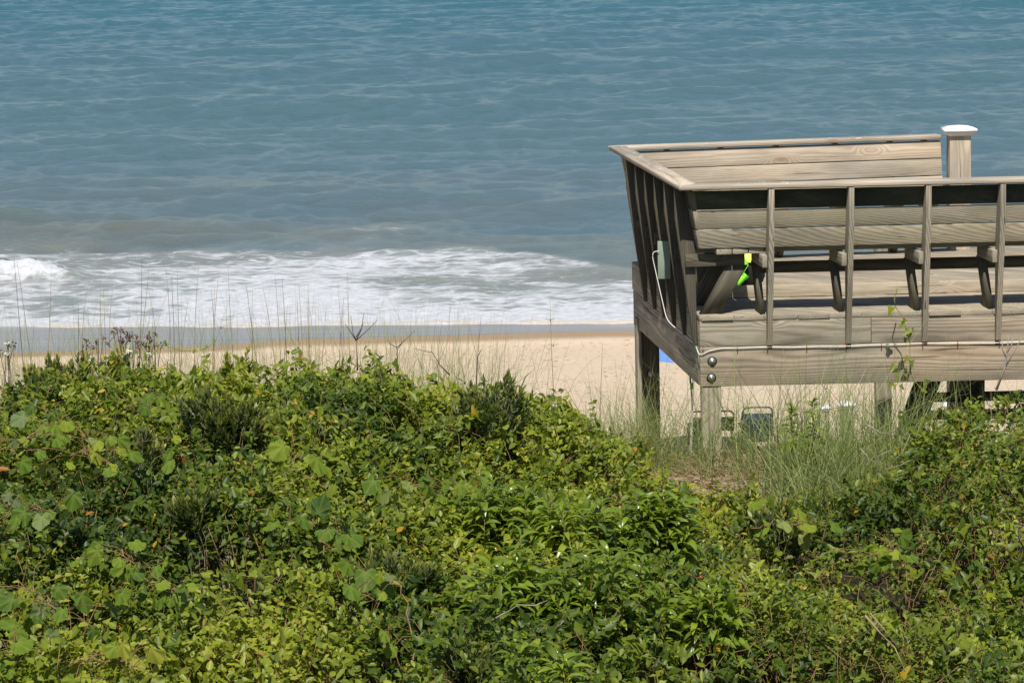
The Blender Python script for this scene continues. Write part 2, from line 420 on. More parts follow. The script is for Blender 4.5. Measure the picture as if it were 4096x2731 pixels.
Zs += .055 * (1 - np.exp(-dsh / .12)) * (.6 + .8 * vnoise(X * 1.7, X * 0, 8)) + .004
Z = Zs + ground(X, shore(X)) * np.exp(-dsh / 2.)
tt = np.clip(dsh / np.maximum(outer, 1), 0, 2)
foam = np.interp(tt, [0, .03, .12, .5, .85, .98, 1.06, 1.16], [1.0, .90, .64, .55, .48, .47, .30, .0])
patch = fbm(X * .16 + 5, Y * .22, 51, 3)
foam = foam + (patch - .5) * .60 * (foam > 0)
foam = np.maximum(foam, sstep(.3, .75, wv) * (q < .25) * 1.15)
foam = np.where((q > .25) & (q < 2.0) & (wv > .15) & (X < -14.2), foam * .45, foam)
wisp = sstep(7, 0, q2) * (q2 > -.3) * sstep(0, -6, X) * (.30 + .35 * (fbm(X * .3, Y * .3, 61) - .5)) + .37 * np.exp(-((X + 4.2) / 2.6) ** 2 - ((dsh - 23) / 2.6) ** 2)
foam = np.clip(np.maximum(foam, wisp), 0, 1.2)
silt = np.clip(sstep(70, 12, dsh) * (.26 + 1.2 * (fbm(X * .06, Y * .12, 71) - .38)) + surf * .5 + .45 * np.exp(-((X + 5) / 3.5) ** 2 - ((dsh - 22.5) / 3.5) ** 2) + .3 * np.exp(-((X + 15) / 5) ** 2 - ((dsh - 24) / 3.) ** 2), 0, 1.2)
n, k = X.shape; ii = np.arange(n * k).reshape(n, k)
Q = np.stack([ii[:-1, :-1], ii[:-1, 1:], ii[1:, 1:], ii[1:, :-1]], -1).reshape(-1, 4)
t = NT('sea_water')
pos = t.n('ShaderNodeNewGeometry').outputs['Position']
fo, si, fr = t.attr('foam'), t.attr('silt'), t.attr('far')
body = t.mix(t.rng(fr, 20, 230, 0, 1), (.076, .124, .140), (.034, .110, .134))
body = t.mix(t.rng(si, .1, 1.0, 0, 1), body, (.125, .125, .095))
body = t.mix(t.rng(fo, .2, .55, 0, .75), body, (.27, .285, .27))
rip = t.noise(t.map(pos, (2.4, 5.0, 2.6)), 1, 5, .62, .3)
rip2 = t.noise(t.map(pos, (.8, 1.5, 1)), 1, 4, .6, .3)
nb = t.bump(t.math('ADD', t.math('MULTIPLY', rip, .85), t.math('MULTIPLY', rip2, .6)), 1.0, .095)
watr = t.pbsdf(body, .12, .5, nb, 0, 1.33)
# foam: lacy patches, thinner away from the edge
wp = t.noise(pos, .8, 3, .6, 0, 1)
vp = t.n('ShaderNodeVectorMath', {0: pos, 1: t.n('ShaderNodeVectorMath', {0: wp, 'Scale': 1.2}, operation='SCALE').outputs[0]}, operation='ADD').outputs[0]
fn = t.noise(t.map(vp, (.75, 1.25, 1)), 1.0, 8, .62, .5)
vo = t.n('ShaderNodeTexVoronoi', {'Vector': t.map(vp, (1.2, 1.9, 1)), 'Scale': 1.0}, feature='DISTANCE_TO_EDGE').outputs['Distance']
lace = t.math('ADD', t.math('MULTIPLY', fn, .8), t.math('MULTIPLY', t.rng(vo, 0, .35, 1, 0), .2))
thr = t.math('SUBTRACT', 1.0, fo)
ff = t.rng(t.math('SUBTRACT', lace, thr), -.10, .17, 0, .95, True)
fhl = t.noise(t.map(pos, (2, 3, 2)), 2.2, 6, .65)
fc = t.mix(t.rng(fhl, .3, .7), (.36, .375, .41), (.60, .605, .62))
fb = t.bump(t.math('ADD', fhl, t.math('MULTIPLY', lace, .8)), .7, .10)
br = t.rng(t.math('MULTIPLY', t.rng(fr, 1.4, .1), t.noise(t.map(pos, (.5, 2, 1)), 1.5, 4, .6)), .3, .6, 0, .55)
fc = t.mix(br, fc, (.52, .37, .20))
fm = t.pbsdf(fc, .8, .2, fb)
mx = t.n('ShaderNodeMixShader', {0: ff}); t.t.links.new(watr, mx.inputs[1]); t.t.links.new(fm, mx.inputs[2])
sea = mk('sea', np.stack([X + dX, Y + dY * sstep(0, 4, dsh), Z], -1), [Q], t.out(mx.outputs[0]), None, dict(foam=foam.ravel(), silt=silt.ravel(), far=dsh.ravel()), True)
tag(sea, 'blue green sea with choppy waves and white surf running up the beach', 'sea', kind='structure')

# ------------------------------------------------------------------ deck
ZB, ZM, ZR, ZD = 7.55, 7.836, 8.02, 8.058            # beam bottom, beam top, rim top, deck top
RB, RT = 8.962, 9.0                                   # rail underside, rail top
UP = np.array([0, 0, 1.])
P0 = np.array([1.33, 20.92, 0.]); FD = nrm(np.array([1, .008, 0.])); SD = nrm(np.array([-.1045, 1, 0.]))
PL = P0 + SD * 3.27; BD = nrm(np.array([1, .175, 0.]))
XR = 4.95                                              # how far the deck runs to the right of its corner
P1 = P0 + FD * XR; P2 = PL + BD * (XR + .3)
FN = np.array([FD[1], -FD[0], 0]); SN = np.array([-SD[1], SD[0], 0]); BN = np.array([-BD[1], BD[0], 0])   # outward normals
DK = thing('wooden_deck', (P0[0], P0[1], 7.0), 'weathered wooden deck on posts with built in benches round its edge', 'deck')
v3 = lambda p, z: np.array([p[0], p[1], z])
# decking boards, laid diagonally and cut to the deck's outline
def clip(poly, pts):
    for i in range(len(pts)):
        a, b = pts[i], pts[(i + 1) % len(pts)]; out = []
        side = lambda p: (b[0] - a[0]) * (p[1] - a[1]) - (b[1] - a[1]) * (p[0] - a[0])
        for j in range(len(poly)):
            p, q_ = poly[j], poly[(j + 1) % len(poly)]; sp, sq = side(p), side(q_)
            if sp >= 0: out.append(p)
            if (sp >= 0) != (sq >= 0): out.append(p + (q_ - p) * sp / (sp - sq))
        poly = out
        if len(poly) < 3: return None
    return poly
b = MB(); dd = nrm(np.array([1, -.8])); dn = np.array([-dd[1], dd[0]])
edge = [P0[:2] + FN[:2] * .0, P1[:2], P2[:2], PL[:2]]
c0 = P0[:2] + np.array([1.5, 1.5])
for k in range(-30, 31):
    o_ = c0 + dn * k * .1455
    jag = R.uniform(-.006, .012)
    ed = [edge[0] + FN[:2] * jag, edge[1] + FN[:2] * jag, edge[2], edge[3]]
    pl = clip([o_ - dd * 6 - dn * .07, o_ + dd * 6 - dn * .07, o_ + dd * 6 + dn * .07, o_ - dd * 6 + dn * .07], ed)
    if pl is None: continue
    dz = R.uniform(-.003, .003)
    b.prism([v3(p, ZR + .001 + dz) for p in pl], UP * .037, [dd[0], dd[1], 0], R.uniform(.35, .75))
b.build('decking', W_GREY, DK, bevel=.003)
# beams and rim joists
b = MB(); q1 = P1; b.slab(v3(P0, ZB), v3(P1, ZB), v3(P1, ZM - .002), v3(P0, ZM - .002), -FN * .075, .30)
fbm_o = b.build('beam', W_GREY, DK, bevel=.004)
b = MB(); a_ = P0 + SD * .077; b.slab(v3(a_, ZB), v3(PL + SD * -.05, ZB), v3(PL + SD * -.05, ZM - .002), v3(a_, ZM - .002), -SN * .075, .5)
b.build('beam', W_GREY, DK, bevel=.004)
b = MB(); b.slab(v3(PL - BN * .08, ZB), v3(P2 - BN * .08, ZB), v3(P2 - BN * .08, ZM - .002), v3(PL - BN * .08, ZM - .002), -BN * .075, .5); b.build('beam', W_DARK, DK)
js = .735 * 1.0 + .48                                  # where the two front rim joists meet
JX = 1.215
for (s0, s1, tn) in ((0, JX - .0015, .62), (JX + .0015, XR, .3)):
    b = MB(); b.slab(v3(P0 + FD * s0, ZM), v3(P0 + FD * s1, ZM), v3(P0 + FD * s1, ZR - .002), v3(P0 + FD * s0, ZR - .002), -FN * .038, tn); b.build('rim_joist', W_GREY, DK, bevel=.003)
b = MB(); a_ = P0 + SD * .04; b.slab(v3(a_, ZM), v3(PL, ZM), v3(PL, ZR - .002), v3(a_, ZR - .002), -SN * .038, .6); b.build('rim_joist', W_GREY, DK, bevel=.003)
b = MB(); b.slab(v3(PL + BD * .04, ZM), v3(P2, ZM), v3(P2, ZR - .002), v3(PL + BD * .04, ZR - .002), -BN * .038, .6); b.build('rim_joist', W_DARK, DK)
b = MB()
for k in range(1, 12):
    p = P0 + FD * (k * .41 + .05); q_ = PL + BD * (k * .41 + .12)
    b.slab(v3(p - FN * .05, ZM), v3(q_ - BN * .05, ZM), v3(q_ - BN * .05, ZR - .003), v3(p - FN * .05, ZR - .003), FD * .038, .5)
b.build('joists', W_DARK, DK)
def post(c, z0, z1, w, mat, tone=.5, parent=DK, name='support_post'):
    b = MB(); c = np.asarray(c, float)
    a = c - FD * w / 2 + FN * w / 2
    b.slab(v3(a, z0), v3(a, z1), v3(a + FD * w, z1), v3(a + FD * w, z0), -FN * w, tone)
    return b.build(name, mat, parent, bevel=.006)
p_ = post(P0 + FD * .078 - FN * .077, 6.5, ZB - .002, .14, W_GREY, .7)
pl_ = post(PL - SD * .24 + SN * .012 + FD * .115, 6.0, ZM - .02, .14, W_DARK, .6)
b = MB(); a_ = PL - SD * .33 + SN * .075 + FD * .095; b.slab(v3(a_, 6.0), v3(a_, 7.635), v3(a_ + SD * .14, 7.635), v3(a_ + SD * .14, 6.0), SN * .035, .5); b.build('post_plate', W_GREY, DK, bevel=.004)
for s0 in (3.75, 4.85):
    post(P0 + FD * s0 - FN * .3, 6.3, ZB + .25, .14, W_GREY, .7)
rp = at(3532, 1590, 26.4); post((rp[0], rp[1], 0), 5.0, 8.0, .14, W_GREY, .75)
rp2 = at(3900, 1590, 24.3); post((rp2[0], rp2[1], 0), 5.6, ZM, .14, W_DARK, .5)
b = MB()                                               # knee braces under the rear
r3 = np.array([rp[0], rp[1], 0])
r3 = np.array([at(3640, 1590, 24.0)[0], 24.0, 0]); b.box(v3(r3 - FD * .16, 6.2), v3(r3 + FD * .34, 7.6), UP, .05, .20)
b.build('cross_brace', W_DARK, DK)
for py_, x0_, x1_ in ((1590, 3640, 4250), (1660, 3715, 4250)):
    b = MB(); b.box(at(x0_, py_, 23.9), at(x1_, py_ - 12, 23.9), UP, .04, .075); b.build('cross_brace', W_DARK, DK)
def bolt(c, nrm_, parent, r=.026):
    c = np.asarray(c, float); n_ = np.asarray(nrm_, float); b = MB()
    b.tube([c + n_ * .003, c + n_ * .007], r, 20); b.tube([c + n_ * .0071, c + n_ * .022], r * .6, 6)
    o = b.build('bolt', STEEL, parent)
    b = MB(); b.tube([c - n_ * .002, c + n_ * .0025], r * 1.32, 20); b.build('bolt_shade_disc', BLACK, parent)  # flat black disc stands in for the shade of a sunk bolt hole
    return o
for px, py in ((2849, 1446), (2846, 1512)):
    p = at(px, py, 20.91); bolt(v3(P0 + FD * (p[0] - P0[0]), p[2]), FN, fbm_o)
bp = at(2600, 1488, 23.95); bolt(v3((PL - SD * .24 + SN * .012 + FD * .115) + FN * .07 + FD * .0, bp[2]), FN, pl_)
# nails and hammer dents are in the wood material; benches follow
def bench(O, E, N, s0, s1, ups, toneb, mats, board_ends, bl=3, seat=True, rail_ends=(0, 0), upr_mat=None, sup_mat=None):
    """O: corner on the rim, E: along, N: outward. boards from s0 to s1, uprights at ups"""
    bt, ut = .07, .0                                   # how far the back leans out at its top and foot
    zt, zf = RB - .008, RB - .43
    b = MB(); hgt = (zt - zf) / bl
    lean = lambda z: ut + (bt - ut) * (z - zf) / (zt - zf)
    for i in range(bl):
        za = zf + i * hgt + .004; zb_ = zf + (i + 1) * hgt - .004 + R.uniform(-.002, .002)
        sa0, sa1 = s0 - board_ends[0] * lean(za), s1 + board_ends[1] * lean(za)
        sb0, sb1 = s0 - board_ends[0] * lean(zb_), s1 + board_ends[1] * lean(zb_)
        A = O + E * sa0 + N * lean(za); B = O + E * sa1 + N * lean(za); C = O + E * sb1 + N * lean(zb_); D = O + E * sb0 + N * lean(zb_)
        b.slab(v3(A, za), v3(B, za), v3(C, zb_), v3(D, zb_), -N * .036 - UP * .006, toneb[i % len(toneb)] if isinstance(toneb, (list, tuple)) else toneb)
    back = b.build('bench_back', mats[0], DK, bevel=.004)
    for s in ups:
        prof = [(.0, ZM + .004), (.022, ZM + .004), (.148, 8.745), (.148, RB - .002), (.085, RB - .002), (bt + .004, zt - .01), (ut + .005, zf), (.004, zf - .08)]
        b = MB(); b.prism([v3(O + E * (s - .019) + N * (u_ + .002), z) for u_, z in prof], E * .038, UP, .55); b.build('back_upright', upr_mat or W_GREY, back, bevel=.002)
        e = -.040
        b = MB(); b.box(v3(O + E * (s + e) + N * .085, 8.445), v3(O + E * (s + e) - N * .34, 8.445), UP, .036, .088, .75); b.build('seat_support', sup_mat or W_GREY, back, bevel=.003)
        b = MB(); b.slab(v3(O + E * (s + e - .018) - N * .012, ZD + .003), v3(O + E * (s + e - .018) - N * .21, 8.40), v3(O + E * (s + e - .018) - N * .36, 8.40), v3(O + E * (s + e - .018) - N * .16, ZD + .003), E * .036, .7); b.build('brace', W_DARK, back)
    b = MB()
    for i in range(3):
        u0 = -.125 - i * .115
        A = O + E * (s0 - .02) + N * u0; B = O + E * (s1 + .02) + N * u0
        b.slab(v3(A, 8.491), v3(B, 8.491), v3(B - N * .108, 8.491), v3(A - N * .108, 8.491), UP * .037, .5)
    b.build('seat', W_GREY, back, bevel=.003)
    # rail, mitred where it meets the next one
    b = MB()
    A = O + E * (s0 - rail_ends[0] * .155) + N * .155; B = O + E * (s1 + rail_ends[1] * .155) + N * .155
    C = O + E * (s1 + rail_ends[1] * .012) + N * .012; D = O + E * (s0 - rail_ends[0] * .012) + N * .012
    b.slab(v3(A, RB), v3(B, RB), v3(C, RB), v3(D, RB), UP * (RT - RB), .35); b.build('rail', mats[1], back, bevel=.009)
    return back
fu = []
for px in (3077, 3393, 3699, 3993): fu.append(at(px, 1300, 20.9)[0] - P0[0])
fu += [fu[-1] + .53, fu[-1] + 1.06, fu[-1] + 1.6]
nb_ = bench(P0, FD, -SD, 0, XR, fu, (.78, .92, 1.6), (W_GREY, W_RAIL), (1, 0), 3, True, (1, 0))  # last tone paints the rail's shade onto the top back board
b = MB()                                               # board under the inner edge of the near seat
sa = P0 + FD * .42 - FN * .455; sb = P0 + FD * XR - FN * .455
b.slab(v3(sa, 8.295), v3(sb, 8.295), v3(sb, 8.377), v3(sa, 8.377), -FN * .03, .6); b.build('seat_apron', W_DARK, nb_)
sa = P0 + FD * .30 - FN * .90; sb = P0 + FD * XR - FN * .90
b = MB(); b.slab(v3(sa, ZD + .003), v3(sb, ZD + .003), v3(sb, ZD + .089), v3(sa, ZD + .089), -FN * .037, .72); b.build('foot_rail', W_PALE, DK, bevel=.003)
su = [(.12 + k * .47) for k in range(6)]
sbk = bench(P0, SD, SN, 0, 3.27, su, (.6, .9, 1.4), (W_GREY, W_RAIL), (1, 1), 3, True, (1, 1), W_DARK, W_DARK)  # high top tone and dark uprights carry painted shade
fr_ = at(3770, 600, 24.6)
LB = (fr_[0] - PL[0]) / BD[0]
fbk = bench(PL, BD, BN, 0, LB, [.33, .78, 1.25, 1.75, 2.22, LB - .12], (.5, .55, .35), (W_PALE, W_RAIL), (1, 0), 3, True, (1, 0))
# tall corner post with the white cap
cp = at(3835, 700, 24.62)
np_ = post((cp[0], cp[1] , 0), 6.0, at(3835, 536, 24.62)[2], .176, W_PALE, .45, DK, 'newel_post')
def cap(c, z, w, parent):
    c = np.array([c[0], c[1]]); b = MB()
    def ring(h, z): return [np.array([c[0] + sx * h, c[1] + sy * h, z]) for sx, sy in ((-1, -1), (1, -1), (1, 1), (-1, 1))]
    lv = [ring(w * .33, z - .012), ring(w * .44, z + .012), ring(w * .44, z + .022), ring(w * .5, z + .024), ring(w * .5, z + .048), ring(w * .30, z + .064), ring(.004, z + .074)]
    V = np.vstack(lv); Q = [[0, 3, 2, 1]] + [[4 * k + i, 4 * k + (i + 1) % 4, 4 * k + 4 + (i + 1) % 4, 4 * k + 4 + i] for k in range(len(lv) - 1) for i in range(4)] + [[24, 25, 26, 27]]
    b._add(V, Q, [], V, .5); return b.build('post_cap', WHITE, parent)
cap(cp, at(3835, 536, 24.62)[2], .268, np_)

# white cable clipped along the beam, and the grey green box it comes from
pts = []
bx0 = at(2656, 1040, 21.9)
pts += [at(*q_) for q_ in ((2636, 1004, 21.88), (2614, 1007, 21.88), (2609, 1025, 21.88), (2617, 1060, 21.88), (2637, 1150, 21.84), (2656, 1232, 21.8), (2668, 1285, 21.76))]
pts += [v3(P0 + SD * k + SN * (.012 + .004 * math.sin(k * 30)), 7.836 + .006 * math.sin(k * 21)) for k in (.75, .6, .45, .3, .15)]
pts += [v3(P0 + SD * .02 + SN * .012, 7.80), v3(P0 + FN * .012 - FD * .0, 7.775), v3(P0 + FD * .05 + FN * .012, 7.808)]
for k in np.arange(.15, XR, .1): pts.append(v3(P0 + FD * k + FN * .012, 7.824 + .004 * math.sin(k * 5.1) + .002 * math.sin(k * 17)))
CB = thing('power_cable', v3(P0, 7.82), 'white cable clipped along the joint above the big front beam', 'cable')
P_ = np.array(pts)
tt_ = np.linspace(0, len(P_) - 1, len(P_) * 4); sm = np.stack([np.interp(tt_, range(len(P_)), P_[:, i]) for i in range(3)], 1)
for _ in range(3): sm[1:-1] = (sm[:-2] + 2 * sm[1:-1] + sm[2:]) / 4
b = MB(); b.tube(sm, .0034, 6); b.build('cable', CABLE, CB, True)
for px in (2812, 2950, 3071, 3228, 3386, 3527, 3693, 3833, 4000):
    p = P0 + FD * (at(px, 1395, 20.9)[0] - P0[0]) + FN * .012
    b = MB(); b.box(v3(p + FN * .001, 7.806), v3(p + FN * .001, 7.834), FN, .006, .016); b.build('cable_clip', RUST, CB)
JB = thing('junction_box', bx0, 'grey green electric box fixed between the slanting uprights of the left side', 'electric box')
b = MB(); b.box(bx0 + np.array([0, .035, -.135]), bx0 + np.array([0, .035, .135]), [0, 1, 0], .085, .06); b.build('box_body', BOXGRN, JB, bevel=.005)
b = MB(); b.box(bx0 + np.array([0, 0, -.14]), bx0 + np.array([0, 0, .14]), [0, 1, 0], .092, .009); b.build('box_cover', BOXGRN, JB, bevel=.003)

# beach bag on the deck by the side bench
bc = at(3010, 1100, 22.55); bc = np.array([bc[0] - .12, 22.40, ZD + .002])
BG = thing('beach_bag', bc, 'black bag with yellow flap and lime green straps lying on the deck', 'bag')
def blob(c, rx, ry, rz, mat, name, parent, sq=.6, n=20, m_=12, wob=.06):
    th = np.linspace(0, 2 * np.pi, n, endpoint=False); ph = np.linspace(-np.pi / 2, np.pi / 2, m_)
    sg = lambda v: np.sign(v) * np.abs(v) ** sq
    V = np.array([[rx * sg(math.cos(p)) * sg(math.cos(a)), ry * sg(math.cos(p)) * sg(math.sin(a)), rz * sg(math.sin(p))] for p in ph for a in th])
    V *= 1 + wob * (fbm(V[:, 0:1] * 14 + 9, V[:, 2:3] * 14 + V[:, 1:2] * 9, 4) - .5) * 2
    Q = [[i * n + j, i * n + (j + 1) % n, (i + 1) * n + (j + 1) % n, (i + 1) * n + j] for i in range(m_ - 1) for j in range(n)]
    return mk(name, V + np.asarray(c) - root_loc(parent), [Q], mat, parent, None, True)
blob(bc + [.0, 0, .125], .20, .12, .125, BLACK, 'bag_body', BG)
b = MB(); b.slab(bc + [-.10, -.128, .20], bc + [.16, -.13, .20], bc + [.10, -.06, .32], bc + [-.02, -.05, .33], [0, .03, .012]); b.build('flap', YELL, BG, bevel=.008)
for q0 in (([-.10, -.11, .31], [-.06, -.135, .24], [-.03, -.14, .19], [-.07, -.145, .13], [-.02, -.14, .09]), ([-.03, -.145, .12], [-.06, -.15, .09], [-.10, -.16, .05], [-.14, -.16, .02])):
    P_ = np.array([bc + np.array(p) + [.075, -.01, 0] for p in q0]); b = MB(); b.tube(P_, [.02, .026, .026, .026, .02][:len(P_)], 6); b.build('strap', LIME, BG, True)
# strap hanging below the deck beside the near post
hs = at(2766, 1515, 21.6)
HS = thing('hanging_strap', hs, 'black strap with a lime green tag hanging under the deck corner', 'strap')
P_ = np.array([at(px, py, 21.6) for px, py in ((2758, 1480), (2761, 1515), (2764, 1550), (2767, 1590), (2770, 1640))]); b = MB(); b.tube(P_, [.008, .006, .005, .004, .003], 5); b.build('strap', BLACK, HS, True)
P_ = np.array([at(px, py, 21.59) for px, py in ((2766, 1532), (2767, 1544), (2766, 1556))]); b = MB(); b.tube(P_, .013, 6); b.build('tag', LIME, HS, True)

# ------------------------------------------------------------------ stairs from the deck down to the beach
ST = thing('beach_stairs', (5.0, 25, 4.0), 'wooden stairs with capped posts going down the dune behind the deck', 'stairs')
e0, e1 = np.array([4.75, 25.0, 7.55]), np.array([7.2, 43.5, 1.9]); wdt = 1.25
sl = nrm(e1 - e0); sd = nrm(np.array([sl[1], -sl[0], 0]))
for off in (0, wdt):
    b = MB(); b.box(e0 + sd * off, e1 + sd * off, UP, .05, .28); b.build('stringer', W_DARK, ST)
nst = 34
for k in range(nst):
    c = e0 + (e1 - e0) * (k + .5) / nst + UP * .12
    b = MB(); b.slab(c - sd * .04, c + sd * (wdt + .08), c + sd * (wdt + .08) + np.array([0, .30, 0]), c - sd * .04 + np.array([0, .30, 0]), UP * .037, .5); b.build('tread', W_DARK, ST)
for (px, py, yy_) in ((3386, 1622, 33.), (3294, 1634, 41.), (3808, 1624, 28.6), (3700, 1640, 40.)):
    tp = at(px, py, yy_); gz = float(ground(np.array([tp[0]]), np.array([tp[1]]))[0])
    po = post((tp[0], tp[1], 0), gz - .3, tp[2] - .02, .14, W_GREY, .5, ST, 'stair_post'); cap(tp, tp[2] - .02, .2, po)

# ------------------------------------------------------------------ beach umbrella and chairs
gz = lambda x, y: float(ground(np.array([float(x)]), np.array([float(y)]))[0])
uf = at(2752, 1790, 51.5); uz = gz(uf[0], uf[1])
UM = thing('beach_umbrella', (uf[0], uf[1], uz), 'blue beach umbrella on a white pole behind the deck posts', 'umbrella')
top = np.array([uf[0] + .16, 51.45, uz + 2.50]); foot = np.array([uf[0] + .03, 51.5, uz - .2])
b = MB(); b.tube([foot, top], .024, 10); b.build('pole', POLE, UM, True)
ax = nrm(np.array([-.10, -.28, 1])); xa = nrm(np.cross([0, 1, 0], ax)); ya = np.cross(ax, xa)
V = [top + ax * .06]; nr, na = 7, 32
for i in range(1, nr + 1):
    for j in range(na):
        a = j * 2 * math.pi / na; rr = 1.0 * i / nr
        sc = 1 - .05 * (1 - abs(math.cos(a * 4))) * (i / nr) ** 2
        V.append(top + (xa * math.cos(a) + ya * math.sin(a)) * rr * sc + ax * (.06 - .50 * (rr ** 2.0) + .03 * (1 - abs(math.cos(a * 4))) * rr))
T = [[0, 1 + j, 1 + (j + 1) % na] for j in range(na)]
Q = [[1 + i * na + j, 1 + (i + 1) * na + j, 1 + (i + 1) * na + (j + 1) % na, 1 + i * na + (j + 1) % na] for i in range(nr - 1) for j in range(na)]
mk('canopy', np.array(V) - root_loc(UM), [T, Q], BLUE, UM, None, True)
def chair(px0, px1, pyt, ydist, label, lean):
    a0, a1 = at(px0, pyt, ydist), at(px1, pyt, ydist); c = (a0 + a1) / 2; hw = (a1[0] - a0[0]) / 2
    z0 = gz(c[0], ydist); H_ = c[2] - z0
    o = thing('beach_chair', (c[0], ydist + .25, z0), label, 'beach chair', 'beach chairs on the sand')
    B = lambda x, y, z: np.array([c[0] + x, ydist + y, z0 + z])
    hz = .24
    b = MB(); n_ = [B(-hw, .42, hz), B(-hw, .2, H_ * .55), B(-hw * .98, .03, H_ - .09), B(-hw * .90, .005, H_ - .03), B(-hw * .78, 0, H_), B(0, -.01, H_ + .01), B(hw * .78, 0, H_), B(hw * .90, .005, H_ - .03), B(hw * .98, .03, H_ - .09), B(hw, .2, H_ * .55), B(hw, .42, hz)]
    b.tube(n_, .016, 8); b.build('back_frame', FRAME, o, True)
    b = MB(); b.slab(B(-hw * .93, .41, hz + .02), B(-hw * .93, .06, H_ - .12), B(hw * .93, .06, H_ - .12), B(hw * .93, .41, hz + .02), [0, .012, .006]); b.build('backrest', NAVY, o)
    b = MB(); b.slab(B(-hw * .93, .42, hz), B(-hw * .93, .92, hz + .08), B(hw * .93, .92, hz + .08), B(hw * .93, .42, hz), [0, 0, .012]); b.build('seat', NAVY, o)
    for s in (-1, 1):
        b = MB(); b.tube([B(s * hw, .30, .02), B(s * hw, .60, .10), B(s * hw, .93, hz + .09)], .014, 6); b.build('leg', FRAME, o, True)
        b = MB(); b.tube([B(s * hw, .93, .02), B(s * hw, .70, .20), B(s * hw, .25, H_ * .5)], .014, 6); b.build('leg', FRAME, o, True)
        b = MB(); b.slab(B(s * hw - .025, .18, H_ * .58), B(s * hw - .025, .75, H_ * .56), B(s * hw + .025, .75, H_ * .56), B(s * hw + .025, .18, H_ * .58), [0, 0, .02]); b.build('armrest', FRAME, o)
chair(2763, 2882, 1646, 51.9, 'navy beach chair half hidden behind the near deck post', .3)
chair(2824, 2938, 1645, 52.6, 'navy beach chair showing just right of the near deck post', .3)
chair(2969, 3092, 1630, 51.2, 'dark navy beach chair with a curved top bar seen through the grass', .3)


# ------------------------------------------------------------------ vegetation
YC = 18.6
_cp = np.array([(-2400, 1545), (-600, 1540), (0, 1535), (300, 1505), (800, 1490), (1250, 1480), (1500, 1485), (1700, 1545), (2000, 1580), (2250, 1625), (2400, 1730), (2560, 1815), (2700, 1945), (2900, 2010), (3050, 2010), (3200, 1995), (3400, 1965), (3550, 1900), (3700, 1735), (3850, 1650), (4096, 1570), (4700, 1510), (6500, 1520)], float)
_cw = np.array([at(px, py, YC) for px, py in _cp])
def canopy(x, y):
    zc = np.interp(x, _cw[:, 0], _cw[:, 2])
    z = np.where(y < YC, 7.42 + (zc - 7.42) * np.clip((y - 12.3) / (YC - 12.3), -.5, 1), zc - np.maximum(0, y - YC) ** 2 * .55)
    z = z + (fbm(x * 1.5 + 20, y * 1.1, 81, 2) - .5) * .50 * sstep(YC + .3, YC - 1.5, y) + (fbm(x * 4.2, y * 3.4, 83, 2) - .5) * .30 * sstep(YC + .5, YC - .8, y)
    return z
def hexleaf(wd, fold=.18, droop=.10):
    V = np.array([(0, 0, 0), (-wd, .30, fold * wd * 2), (-wd * .82, .66, fold * wd * 2 - droop * .4), (0, 1, -droop), (wd * .82, .66, fold * wd * 2 - droop * .4), (wd, .30, fold * wd * 2)], float)
    return V, [np.array([[0, 3, 2, 1], [0, 5, 4, 3]])], np.zeros(6)
T_OVAL = hexleaf(.27); T_NARR = hexleaf(.17, .2, .02); T_MYR = hexleaf(.19, .12, -.03)
def eared():                                   # greenbrier: broad ears at the stalk, blunt tip
    V = np.array([(0, .05, 0), (-.30, -.06, .07), (-.36, .16, .10), (-.20, .42, .07), (-.17, .75, .0), (0, 1, -.12), (.17, .75, .0), (.20, .42, .07), (.36, .16, .10), (.30, -.06, .07), (0, .45, 0)], float)
    return V, [np.array([[0, 10, 3, 2], [10, 5, 4, 3], [0, 8, 7, 10], [10, 7, 6, 5]]), np.array([[0, 2, 1], [0, 9, 8]])], np.zeros(11)
T_EAR = eared()
def longleaf():                                # drooping, channelled
    V = []; ys_ = np.linspace(0, 1, 6); zs = -.75 * ys_ ** 2.0 + .35 * ys_; w_ = [.02, .10, .135, .13, .09, .012]
    yl = np.array([0, .2, .4, .58, .74, .86])
    for y_, z_, w in zip(yl, zs, w_): V += [(-w, y_, z_ + w * .35), (0, y_, z_), (w, y_, z_ + w * .35)]
    Q = []
    for k in range(5): Q += [[3 * k, 3 * k + 1, 3 * k + 4, 3 * k + 3], [3 * k + 1, 3 * k + 2, 3 * k + 5, 3 * k + 4]]
    return np.array(V, float), [np.array(Q)], np.array([0, .7, 0] * 6, float)
T_LONG = longleaf()
def grape():
    n = 36; V = [(0, .12, 0)]; vein = [1.0]; a0 = -math.pi / 2
    for ring in (.5, 1.0):
        for k in range(n + 1):
            a = a0 + math.radians(14) + (2 * math.pi - math.radians(28)) * k / n
            d_ = a - math.pi / 2
            r = .50 * (1 + .075 * math.cos(d_ * 5) + .05 * math.cos(d_ * 2)) * (1 + .10 * (math.cos(d_ * .5) ** 2))
            if ring == 1.0: r *= 1 + .06 * (1 if k % 2 else -1)
            r *= ring
            V.append((r * math.cos(a), .42 + r * math.sin(a) - .30 * (1 - ring), -.22 * r * r + .05 * math.cos(d_ * 5) * ring))
            vein.append(.8 if abs(((d_ / (2 * math.pi / 5)) + .5) % 1 - .5) < .07 else 0)
    T = [[0, 1 + k, 2 + k] for k in range(n)]
    Q = [[1 + k, n + 2 + k, n + 3 + k, 2 + k] for k in range(n)]
    return np.array(V, float), [np.array(T), np.array(Q)], np.array(vein)
T_GRAPE = grape()
